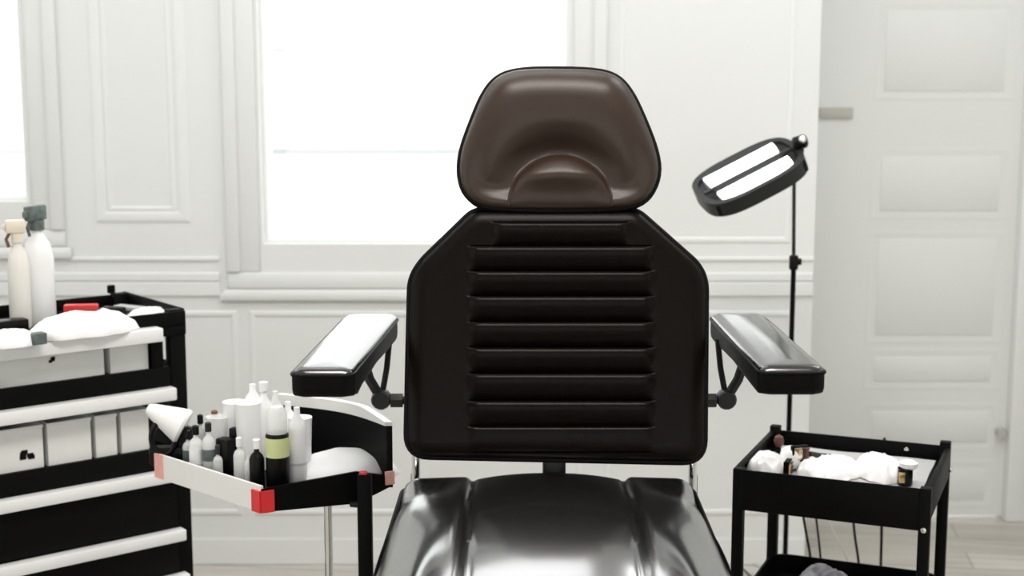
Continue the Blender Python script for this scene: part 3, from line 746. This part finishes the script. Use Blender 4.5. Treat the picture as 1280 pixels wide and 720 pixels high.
# z levels at the right end of the front
h1t, h1b = kz(197, 407), kz(197, 424)
b1b = kz(190, 464); s1b = kz(200, 484)
h2t, h2b = kz(215, 481), kz(215, 497)
b2t, b2b = kz(205, 508), kz(205, 562)
h3t, h3b = kz(190, 588), kz(190, 603)
h4t, h4b = kz(228, 657), kz(228, 671)
h5t = kz(234, 712)
print('LEV', h1t, h1b, b1b, s1b, h2t, h2b, b2t, b2b, h3t, h3b, h4t, h4b, h5t)
inx = kw - PW - 0.004
def shelf(ztop, zbot, name='shelf'):
    b = bmesh.new(); box(b, (-kw + 0.005, -kd + 0.004, ztop - 0.008), (inx + 0.002, kd - 0.004, ztop), 0.002)
    box(b, (-kw + 0.005, -kd - 0.002, zbot), (inx + 0.002, -kd + 0.010, ztop + 0.006), 0.002)
    return kp(name, b)
def handle(parent, zt, zb, xr, out=0.035):
    b = bmesh.new(); box(b, (-kw, -kd - out, zb), (xr, -kd - 0.002, zt), 0.004); return kp('handle', b, M['handle'], parent)
s1 = shelf(b1b, h2b + 0.0, 'shelf'); handle(s1, h2t - 0.001, h2b, kx(214, 490))
s2 = shelf(b2b, h3b, 'shelf'); handle(s2, h3t - 0.001, h3b, kx(216, 585))
def drawer(zt, zb, ht, hb, xr):
    b = bmesh.new(); box(b, (-kw + 0.006, -kd - 0.012, zb), (inx + 0.004, kd - 0.01, zt), 0.004); d = kp('drawer', b); handle(d, ht, hb, xr); return d
drawer(h3b - 0.006, h4t + 0.002, h3t, h3b, inx) if False else None
b = bmesh.new(); box(b, (-kw + 0.006, -kd - 0.010, h4t + 0.004), (inx + 0.004, kd - 0.01, h3b - 0.004), 0.004); kp('drawer', b)
drawer(h4t - 0.002, h5t + 0.004, h4t, h4b, kx(226, 664))
drawer(h5t - 0.002, h5t - 0.12, h5t, h5t - 0.024, kx(231, 715))
b = bmesh.new(); box(b, (-kw + 0.006, -kd - 0.010, 0.12), (inx + 0.004, kd - 0.01, h5t - 0.125), 0.004); kp('drawer', b)
# inner uprights beside the right post, full side below the first shelf
b = bmesh.new(); box(b, (kw - 0.006, -kd + 0.03, 0.12), (kw - 0.002, kd - 0.03, b1b), 0.001); kp('side_panel', b)
# top tray
tf = h1t + 0.001
b = bmesh.new()
box(b, (-kw + 0.003, -kd + 0.003, tf - 0.006), (kw - 0.003, kd - 0.003, tf), 0.002)
box(b, (-kw, -kd - 0.004, tf - 0.03), (kw, -kd + 0.006, h1t), 0.002); box(b, (kx(150, 410), -kd - 0.004, tf - 0.01), (kw, -kd + 0.006, KTOP - 0.004), 0.002); box(b, (-kw, kd - 0.006, tf - 0.01), (kw, kd, KTOP - 0.004), 0.003)
box(b, (kw - 0.006, -kd, tf - 0.02), (kw, kd, KTOP + 0.002), 0.003); box(b, (-kw, -kd, tf - 0.01), (-kw + 0.006, kd, KTOP), 0.003)
top = kp('top_tray', b); handle(top, h1t, h1b, kx(196, 415), 0.04)
b = bmesh.new(); box(b, (kx(192, 460) , -kd, b1b), (kx(205, 460), -kd + 0.05, h1b + 0.02), 0.002); kp('inner_upright', b)
b = bmesh.new(); box(b, (kw - 0.05, kd - 0.012, KTOP), (kw - 0.03, kd, KTOP + 0.022), 0.003); kp('corner_stop', b)

# bins on the two open shelves
def storage_bin(x0, x1, z0, z1, label, mark=None):
    w_ = x1 - x0; d_ = 0.26; c = KM @ Vector(((x0 + x1) / 2, -kd + 0.016 + d_ / 2, z0)); hh = z1 - z0
    t_ = thing('storage_bin', label, 'bin', c, cart_a, 'milky white bins on the black tool cart')
    b = bmesh.new(); tk = 0.0025; W2, D2 = w_ / 2 - 0.002, d_ / 2
    box(b, (-W2, -D2, 0.001), (W2, D2, tk)); box(b, (-W2, -D2, 0.001), (W2, -D2 + tk, hh), 0.001); box(b, (-W2, D2 - tk, 0.001), (W2, D2, hh), 0.001)
    box(b, (-W2, -D2, 0.001), (-W2 + tk, D2, hh), 0.001); box(b, (W2 - tk, -D2, 0.001), (W2, D2, hh), 0.001)
    link_mesh('bin_body', b, M['bin_plastic'], t_, smooth=False)
    b = bmesh.new(); box(b, (-W2 - 0.001, -D2 - 0.003, hh - 0.008), (W2 + 0.001, -D2 + 0.002, hh), 0.001); link_mesh('bin_rim', b, M['white_plastic'], t_)
    if mark:
        for (mx, mz, mw, mh) in mark:
            b = bmesh.new()
            for q in range(5):
                ox, oz = random.uniform(-0.4, 0.4) * mw, random.uniform(-0.4, 0.4) * mh
                box(b, (mx + ox - mw * 0.25, -D2 - 0.0016, mz + oz - mh * 0.22), (mx + ox + mw * 0.25, -D2 + 0.0005, mz + oz + mh * 0.22))
            link_mesh('sticker', b, M['black_plastic'], t_, smooth=False)
    return t_
bd = kx(137, 460); e0 = kx(-1, 480); hb1 = h1b + 0.004 - 0.0
storage_bin(e0 - 0.16, kx(-2, 470), b1b + 0.001, h1b + 0.004, 'milky white bin at the outer end of the upper bin row', [(0.05, 0.06, 0.04, 0.014)])
storage_bin(kx(1, 470), bd - 0.004, b1b + 0.001, h1b + 0.004, 'wide milky white bin in the upper row with a small dark blot under the handle', [(0.0, 0.055, 0.016, 0.012)])
storage_bin(bd + 0.006, kx(190, 450), b1b + 0.001, h1b + 0.004, 'narrow milky white bin ending the upper row beside the cart post')
r2 = [(-2, 60, 'milky white bin with a black printed mark in the lower bin row', [(0.012, 0.04, 0.030, 0.022)]), (60, 120, 'milky white bin next to the bin with the black mark in the lower row', None), (120, 152, 'small milky white bin in the middle of the lower row', None), (152, 192, 'milky white bin ending the lower row, behind the white cone', None)]
for a, c, lab, mk in r2:
    storage_bin(kx(a, 570 - a * 0.17) + 0.003, kx(c, 570 - c * 0.17) - 0.003, b2b + 0.001, b2t - 0.002, lab, mk)

# things on the cart top
def on_cart(px, py): return on_z(px, py, tf)
def bottle(name, px, py, z, prof, m, cap=None, cm=None, band_=None, bmat=None, label='', cat='bottle', group=None, capname='cap', n=24):
    t_ = thing(name, label, cat, on_z(px, py, z), 0, group)
    b = bmesh.new(); lathe(b, prof, n=n); link_mesh('bottle_body', b, m, t_, auto=50)
    if cap: b = bmesh.new(); lathe(b, cap, n=n); link_mesh(capname, b, cm, t_, auto=50)
    if band_: b = bmesh.new(); lathe(b, band_, n=n); link_mesh('bottle_label', b, bmat, t_, auto=50)
    return t_
def spray(name, loc, rz, Hh, r, body, head_m, label, labm=None):
    t_ = thing(name, label, 'spray bottle', loc, rz)
    b = bmesh.new(); lathe(b, [(r * 0.9, 0), (r, 0.006), (r, Hh * 0.55), (r * 0.8, Hh * 0.66), (r * 0.4, Hh * 0.74), (r * 0.38, Hh * 0.79)]); link_mesh('bottle_body', b, body, t_, auto=50)
    b = bmesh.new(); lathe(b, [(r * 0.5, Hh * 0.77), (r * 0.5, Hh * 0.85)]); box(b, (-r * 1.0, -0.010, Hh * 0.85), (r * 0.8, 0.010, Hh * 0.97), 0.005); box(b, (-r * 1.25, -0.005, Hh * 0.88), (-r * 1.0, 0.005, Hh * 0.93), 0.002)
    link_mesh('spray_head', b, head_m if head_m is not M['amber'] else M['skin_cream'], t_)
    b = bmesh.new(); tube(b, [(-r * 0.6, 0, Hh * 0.86), (-r * 0.95, 0, Hh * 0.80), (-r * 0.75, 0, Hh * 0.73)], 0.004, 8); link_mesh('trigger', b, head_m, t_)
    if labm: b = bmesh.new(); lathe(b, [(r * 1.012, Hh * 0.12), (r * 1.012, Hh * 0.34)], caps=False); link_mesh('bottle_label', b, labm, t_)
    return t_
M['mist'] = mat('frosted_white_plastic', (0.93, 0.94, 0.94), 0.3, alpha=0.93); M['mist_cream'] = mat('frosted_cream_plastic', (0.90, 0.87, 0.81), 0.3, alpha=0.85)
p = on_cart(27, 410); b1 = spray('spray_bottle', p, 0.4, 0.27, 0.026, M['mist_cream'], M['amber'], 'cream spray bottle with a brown head at the far left of the cart top')
p = on_cart(52, 405); b1 = spray('spray_bottle', p, 1.2, 0.30, 0.036, M['mist'], M['green_grey'], 'frosted white spray bottle with a mottled grey head on the cart top')
def loose(name, px, py, sx, sy, hgt, seed, m, label, cat, z=None, rot=0.0):
    p = on_z(px, py, z if z is not None else tf); b = bmesh.new(); crumple(b, (p.x, p.y, (z if z is not None else tf) + 0.0005), sx, sy, hgt, seed=seed, rot=rot)
    return tag(link_mesh(name, b, m, auto=80), label, cat)
loose('paper_towel', 104, 417, 0.27, 0.13, 0.050, 21, M['paper'], 'large heap of crumpled white paper towel on the cart top', 'paper towel', rot=cart_a)
loose('tissue', 14, 431, 0.13, 0.10, 0.030, 25, M['paper'], 'small wad of white tissue at the outer front edge of the cart top', 'tissue', rot=cart_a)
loose('paper_sheet', 188, 396, 0.12, 0.10, 0.018, 31, M['paper'], 'flat white paper lying at the right corner of the cart top', 'paper', rot=cart_a)
b = bmesh.new(); p = on_cart(102, 397); box(b, (-0.042, -0.012, 0), (0.042, 0.012, 0.034), 0.004, Matrix.Translation(p) @ Matrix.Rotation(0.1, 4, 'Z')); tag(link_mesh('marker_case', b, M['red']), 'red marker case behind the paper towel heap on the cart top', 'case')
b = bmesh.new(); p = on_cart(142, 396); box(b, (-0.03, -0.014, 0.0005), (0.03, 0.014, 0.026), 0.006, Matrix.Translation(p) @ Matrix.Rotation(-0.2, 4, 'Z')); tag(link_mesh('clip_box', b, M['black_plastic']), 'little black box beside the red marker case', 'box')
b = bmesh.new(); p = on_cart(165, 388); box(b, (-0.05, -0.016, 0), (0.05, 0.016, 0.012), 0.003, Matrix.Translation(p) @ Matrix.Rotation(-0.45, 4, 'Z')); tag(link_mesh('ruler', b, M['grey']), 'light grey ruler lying between the black box and the white paper', 'ruler')
b = bmesh.new(); p = on_cart(2, 416); box(b, (-0.06, -0.02, 0), (0.06, 0.02, 0.03), 0.004, Matrix.Translation(p) @ Matrix.Rotation(cart_a, 4, 'Z')); tag(link_mesh('black_case', b, M['black_plastic']), 'flat black case in front of the cream spray bottle', 'case')
b = bmesh.new(); p = on_cart(47, 430); box(b, (-0.018, -0.015, 0), (0.018, 0.015, 0.026), 0.003, Matrix.Translation(p) @ Matrix.Rotation(cart_a, 4, 'Z')); tag(link_mesh('label_box', b, M['green_grey']), 'small mottled dark box between the tissue wad and the paper towel heap', 'box')

# ================================================================== TRAY TABLE
YZ = 0.80
L_ = on_z(195, 567, YZ); Fc = on_z(326, 608, YZ); Rc = on_z(491, 586, YZ)
print('TRAY', L_, Fc, Rc)
Bc = L_ + (Rc - Fc)
tab = thing('tray_table', 'small tray table on a chrome pole with white side, red corner and black back', 'table', ((Fc.x + Bc.x) / 2, (Fc.y + Bc.y) / 2, 0))
def yp(name, b, m, parent=tab, **k): return link_mesh(name, b, m, parent, world=True, **k)
def V3(p, z): return Vector((p.x, p.y, z))
def slab(b, p, q, z0, z1, t_=0.006, inward=None, z1q=None, z0q=None):
    d = (q - p); d.z = 0; nrm = Vector((-d.y, d.x, 0)).normalized() * t_
    z1q = z1 if z1q is None else z1q; z0q = z0 if z0q is None else z0q
    vs8 = [V3(p, z0), V3(q, z0q), V3(q, z1q), V3(p, z1)]; vs8 += [v + nrm for v in vs8]
    v = [b.verts.new(c) for c in vs8]
    for f in ((0, 1, 2, 3), (7, 6, 5, 4), (0, 4, 5, 1), (1, 5, 6, 2), (2, 6, 7, 3), (3, 7, 4, 0)): b.faces.new([v[i] for i in f])
b = bmesh.new(); cc_ = (L_ + Fc + Rc + Bc) / 4; fl_ = [V3(cc_ + (p - cc_) * 0.95, YZ - 0.03) for p in (L_, Fc, Rc, Bc)]
for f in (0,):
    lo = [b.verts.new(p + Vector((0, 0, -0.012))) for p in fl_]; hi = [b.verts.new(p) for p in fl_]
    b.faces.new(lo[::-1]); b.faces.new(hi)
    for i in range(4): j = (i + 1) % 4; b.faces.new((lo[i], lo[j], hi[j], hi[i]))
yp('tray_floor', b, M['black'])
b = bmesh.new(); slab(b, L_, Fc, YZ - 0.054, YZ, 0.006); o = yp('tray_side', b, M['wrap'], smooth=False); o['label'] = 'white film covered tray side'
b = bmesh.new()
Rm = Fc + (Rc - Fc) * 0.72
slab(b, Fc, Rm, YZ - 0.054, YZ - 0.006, 0.006, z1q=YZ + 0.004, z0q=YZ - 0.064); slab(b, Rm, Rc, YZ - 0.064, YZ + 0.004, 0.006, z1q=YZ - 0.016, z0q=YZ - 0.036); yp('tray_side', b, M['black'], smooth=False)
b = bmesh.new(); slab(b, Bc, L_, YZ - 0.043, YZ, 0.006); yp('tray_side', b, M['black'], smooth=False)
# curved upright back with a white top rim
def arc(n=18, z=0):
    out = []
    m_ = (Rc + Bc) / 2; d = (Bc - Rc); nrm = Vector((d.y, -d.x, 0)).normalized()
    for k in range(n + 1):
        t = k / n; p = Rc + d * t; out.append(p + nrm * (0.035 * math.sin(math.pi * t)))
    return out
ar = arc()
def wallstrip(b, ar, z0f, z1f, t_):
    n = len(ar); c = V3((Fc + L_) / 2, 0); rows = []
    for k, p in enumerate(ar):
        t = k / (n - 1); inn = (c - V3(p, 0)).normalized() * t_
        rows.append([b.verts.new(V3(p, z0f(t))), b.verts.new(V3(p, z1f(t))), b.verts.new(V3(p + inn, z1f(t))), b.verts.new(V3(p + inn, z0f(t)))])
    for a, c2 in zip(rows, rows[1:]):
        for i in range(4): b.faces.new((a[i], a[(i + 1) % 4], c2[(i + 1) % 4], c2[i]))
    b.faces.new(rows[0]); b.faces.new(rows[-1][::-1])
ztop = lambda t: YZ + 0.092 - 0.010 * t
b = bmesh.new(); wallstrip(b, ar, lambda t: YZ - 0.04, ztop, 0.012); yp('back_panel', b, M['black'])
b = bmesh.new(); wallstrip(b, ar, lambda t: ztop(t) + 0.0, lambda t: ztop(t) + 0.008 + 0.016 * min(1, t / 0.3), 0.016); o = yp('back_rim', b, M['wrap']); o['label'] = 'white top rim'
# chrome pole, black post, base
pc = on_y(410, 640, (L_.y + Rc.y) / 2 - 0.08)
b = bmesh.new(); tube(b, [(pc.x, pc.y, 0.06), (pc.x, pc.y, YZ - 0.043)], 0.0085, 14); lathe(b, [(0.018, YZ - 0.07), (0.022, YZ - 0.06), (0.022, YZ - 0.043)], (pc.x, pc.y, 0), 16); yp('pole', b, M['chrome'])
pr = Fc + (Rc - Fc) * 0.74 + Vector((0.004, -0.02, 0)); pr = on_y(456, 620, pr.y)
b = bmesh.new(); box(b, (pr.x - 0.015, pr.y - 0.012, 0.05), (pr.x + 0.015, pr.y + 0.010, YZ + 0.004), 0.004); yp('post', b, M['black'])
b = bmesh.new(); tube(b, [(pr.x, pr.y, YZ - 0.062), (pr.x - 0.03, pr.y + 0.01, YZ - 0.062)], 0.007, 10); yp('clamp_lever', b, M['black_plastic'])
b = bmesh.new(); box(b, (pr.x - 0.010, pr.y - 0.010, YZ + 0.004), (pr.x + 0.006, pr.y + 0.006, YZ + 0.010), 0.002); yp('post_cap', b, M['red'])
b = bmesh.new()
for k in range(5):
    a = 2 * math.pi * k / 5 + 0.3; tube(b, [(pc.x, pc.y, 0.075), (pc.x + 0.24 * math.cos(a), pc.y + 0.24 * math.sin(a), 0.055)], [0.018, 0.012], 8)
    lathe(b, [(0.01, 0), (0.022, 0.004), (0.022, 0.04), (0.008, 0.055)], (pc.x + 0.235 * math.cos(a), pc.y + 0.235 * math.sin(a), 0), 12)
box(b, (min(pc.x, pr.x) - 0.012, pr.y - 0.012, 0.05), (pr.x + 0.015, pc.y + 0.012, 0.075), 0.004)
yp('base', b, M['black'])
# red corner blocks and pink tape
dL = (L_ - Fc).normalized(); dR = (Rc - Fc).normalized()
def block(b, p, d, a0, a1, z0, z1, out):
    nrm = Vector((d.y, -d.x, 0)).normalized(); 
    if nrm.y > 0: nrm = -nrm
    q = [p + d * a0 + nrm * out, p + d * a1 + nrm * out, p + d * a1 - nrm * 0.001, p + d * a0 - nrm * 0.001]
    lo = [b.verts.new(V3(c, z0)) for c in q]; hi = [b.verts.new(V3(c, z1)) for c in q]
    b.faces.new(lo); b.faces.new(hi)
    for i in range(4): j = (i + 1) % 4; b.faces.new((lo[i], lo[j], hi[j], hi[i]))
b = bmesh.new(); block(b, Fc, dL, -0.001, 0.026, YZ - 0.055, YZ - 0.010, 0.005); yp('corner_clip', b, M['red'], smooth=False)
b = bmesh.new(); block(b, Fc, dR, -0.001, 0.026, YZ - 0.055, YZ - 0.010, 0.005); yp('corner_clip', b, M['red'], smooth=False)
b = bmesh.new(); block(b, L_, -dL, -0.002, 0.026, YZ - 0.052, YZ + 0.001, 0.004); yp('corner_tape', b, M['pink'], smooth=False)
b = bmesh.new(); block(b, Rc, -dR, -0.002, 0.018, YZ - 0.032, YZ - 0.004, 0.005); yp('corner_tape', b, M['pink'], smooth=False)

TFZ = YZ - 0.0295
def on_tab(px, py): return on_z(px, py, TFZ)
cR = (Fc * 0.10 + Rc * 0.42 + Bc * 0.28 + L_ * 0.20)
b = bmesh.new(); pp_ = on_z(430, 592, TFZ); crumple(b, (pp_.x, pp_.y + 0.0, TFZ + 0.0003), 0.235, 0.215, 0.042, seed=41, amp=0.006, freq=5, rot=math.atan2(dR.y, dR.x), edge=3.0)
tag(link_mesh('paper_pad', b, M['paper'], auto=80), 'smooth white paper pad draped over the right half of the tray table', 'paper')

GB = 'small bottles crowded on the tray table'
clearp = lambda r, Hh: [(r * 0.92, 0), (r, 0.003), (r, Hh * 0.72), (r * 0.8, Hh * 0.82), (r * 0.35, Hh * 0.9), (r * 0.33, Hh)]
def cappr(r, z): return [(r * 0.5, z), (r * 0.5, z + 0.018), (r * 0.3, z + 0.02)]
bottle('ink_bottle', 322, 611, TFZ, clearp(0.0155, 0.088), M['black_plastic'], cappr(0.0155, 0.086), M['white_plastic'], None, None, 'black ink bottle with a white nozzle behind the red corner of the tray', group=None)
bottle('ink_bottle', 348, 612, TFZ, [(0.022, 0), (0.024, 0.003), (0.024, 0.115), (0.022, 0.12)], M['black_plastic'], [(0.021, 0.12), (0.021, 0.165), (0.014, 0.175)], M['clear'], [(0.0245, 0.072), (0.0245, 0.112)], M['lime'], 'tall black bottle with a pale lime label band and clear top', capname='clear_top')
bottle('squeeze_bottle', 373, 606, TFZ, clearp(0.019, 0.165), M['mist'], None, None, [(0.0193, 0.045), (0.0193, 0.05)], M['grey'], 'frosted white squeeze bottle beside the lime labelled black bottle')
bottle('squeeze_bottle', 362, 594, TFZ, clearp(0.019, 0.16), M['mist'], None, None, None, None, 'frosted bottle half hidden behind the lime labelled bottle')
bottle('cup', 312, 588, TFZ, [(0.022, 0), (0.028, 0.14), (0.0285, 0.15)], M['mist'], None, None, None, None, 'tall frosted plastic cup standing behind the black ink bottle', 'cup')
bottle('cup', 296, 580, TFZ, [(0.022, 0), (0.027, 0.13), (0.028, 0.14)], M['mist'], None, None, None, None, 'frosted plastic cup standing above the black ink boxes', 'cup')
bottle('squeeze_bottle', 332, 585, TFZ, clearp(0.020, 0.175), M['mist'], cappr(0.02, 0.172), M['white_plastic'], None, None, 'tallest frosted squeeze bottle, in the middle of the tray table crowd')
bottle('squeeze_bottle', 346, 578, TFZ, clearp(0.018, 0.16), M['clear'], None, None, None, None, 'clear squeeze bottle behind the lime labelled bottle')
bottle('squeeze_bottle', 318, 574, TFZ, clearp(0.022, 0.17), M['mist'], None, None, None, None, 'frosted squeeze bottle in the back row, left of the tallest one')
bottle('cup', 274, 582, TFZ, [(0.020, 0), (0.025, 0.10), (0.026, 0.11)], M['clear'], None, None, None, None, 'short clear plastic cup at the back behind the dropper bottles', 'cup')
bottle('cup', 377, 596, TFZ, [(0.020, 0), (0.024, 0.12), (0.025, 0.13)], M['mist'], None, None, None, None, 'frosted plastic cup touching the black back of the tray', 'cup')
bottle('dropper_bottle', 273, 598, TFZ, clearp(0.010, 0.055), M['grey'], cappr(0.010, 0.053), M['grey_metal'], None, None, 'little grey vial with a dark cap in front of the black ink boxes')
bottle('dropper_bottle', 236, 584, TFZ, clearp(0.012, 0.065), M['grey'], cappr(0.012, 0.063), M['black_plastic'], [(0.0123, 0.015), (0.0123, 0.04)], M['green_grey'], 'squat dropper bottle with a mottled label touching the ring holder side')
bottle('dropper_bottle', 270, 578, TFZ, clearp(0.014, 0.10), M['white_plastic'], cappr(0.014, 0.098), M['amber'], None, None, 'white dropper bottle with a brown cap in the back row')
bottle('dropper_bottle', 246, 590, TFZ, clearp(0.015, 0.085), M['clear'], cappr(0.015, 0.083), M['black_plastic'], [(0.0153, 0.02), (0.0153, 0.05)], M['white_plastic'], 'clear dropper bottle with a black cap, nearest the white cone')
bottle('dropper_bottle', 262, 592, TFZ, clearp(0.014, 0.095), M['clear'], cappr(0.014, 0.093), M['grey_metal'], [(0.0143, 0.03), (0.0143, 0.055)], M['green_grey'], 'clear dropper bottle with a mottled grey label beside the black ink box')
bottle('dropper_bottle', 252, 578, TFZ, clearp(0.013, 0.09), M['grey'], cappr(0.013, 0.088), M['black_plastic'], None, None, 'grey dropper bottle in the back row of the dropper bottles')
bottle('dropper_bottle', 300, 600, TFZ, clearp(0.0125, 0.075), M['clear'], cappr(0.0125, 0.073), M['white_plastic'], None, None, 'short clear dropper bottle with a white cap in front of the black ink boxes')
bottle('dropper_bottle', 311, 605, TFZ, clearp(0.008, 0.060), M['clear'], None, None, None, None, 'thin clear vial just behind the white tray side')
for (px, py, w_, h_, rz, lab) in ((283, 590, 0.034, 0.075, -0.5, 'black ink box standing between the dropper bottles and the frosted cups'), (300, 585, 0.036, 0.09, -0.35, 'taller black ink box behind the short clear dropper bottle')):
    b = bmesh.new(); p = on_tab(px, py); box(b, (-w_ / 2, -0.013, 0), (w_ / 2, 0.013, h_), 0.003, Matrix.Translation(p) @ Matrix.Rotation(rz, 4, 'Z')); tag(link_mesh('ink_box', b, M['black_plastic']), lab, 'box')
for (px, py, r, lab) in ((313, 612, 0.0065, 'smaller black rubber ball above the red corner of the tray'), (325, 614, 0.009, 'larger black rubber ball at the red corner of the tray')):
    pass
# white cone cup in a black ring holder clipped over the tray's outer corner
cn = on_y(212, 522, L_.y + 0.02)
hl = thing('ring_holder', 'black ring holder clipped to the pink-taped corner of the tray table', 'holder', (cn.x, cn.y, YZ - 0.03))
b = bmesh.new()
rp = [(cn.x - 0.012 + 0.026 * math.cos(a), cn.y - 0.012, YZ + 0.032 + 0.036 * math.sin(a)) for a in [2 * math.pi * k / 28 for k in range(28)]]
tube(b, rp, 0.007, 8, closed=True); link_mesh('ring', b, M['black_plastic'], hl, world=True)
b = bmesh.new(); box(b, (cn.x - 0.045, cn.y - 0.014, YZ - 0.03), (cn.x + 0.055, cn.y + 0.012, YZ + 0.012), 0.004)
box(b, (cn.x + 0.016, cn.y - 0.012, YZ + 0.0), (cn.x + 0.05, cn.y + 0.012, YZ + 0.055), 0.006); link_mesh('clamp', b, M['black_plastic'], hl, world=True)
b = bmesh.new(); 
mt = Matrix.Translation(cn + Vector((-0.008, 0, -0.0))) @ Matrix.Rotation(R(-62), 4, 'Y')
lathe(b, [(0.010, 0.045), (0.016, 0.035), (0.034, -0.02), (0.040, -0.040), (0.036, -0.046)][::-1], n=26, mtx=mt)
tag(link_mesh('cone_cup', b, M['white_plastic']), 'white cone-shaped cup lying tilted on top of the black ring holder', 'cup')
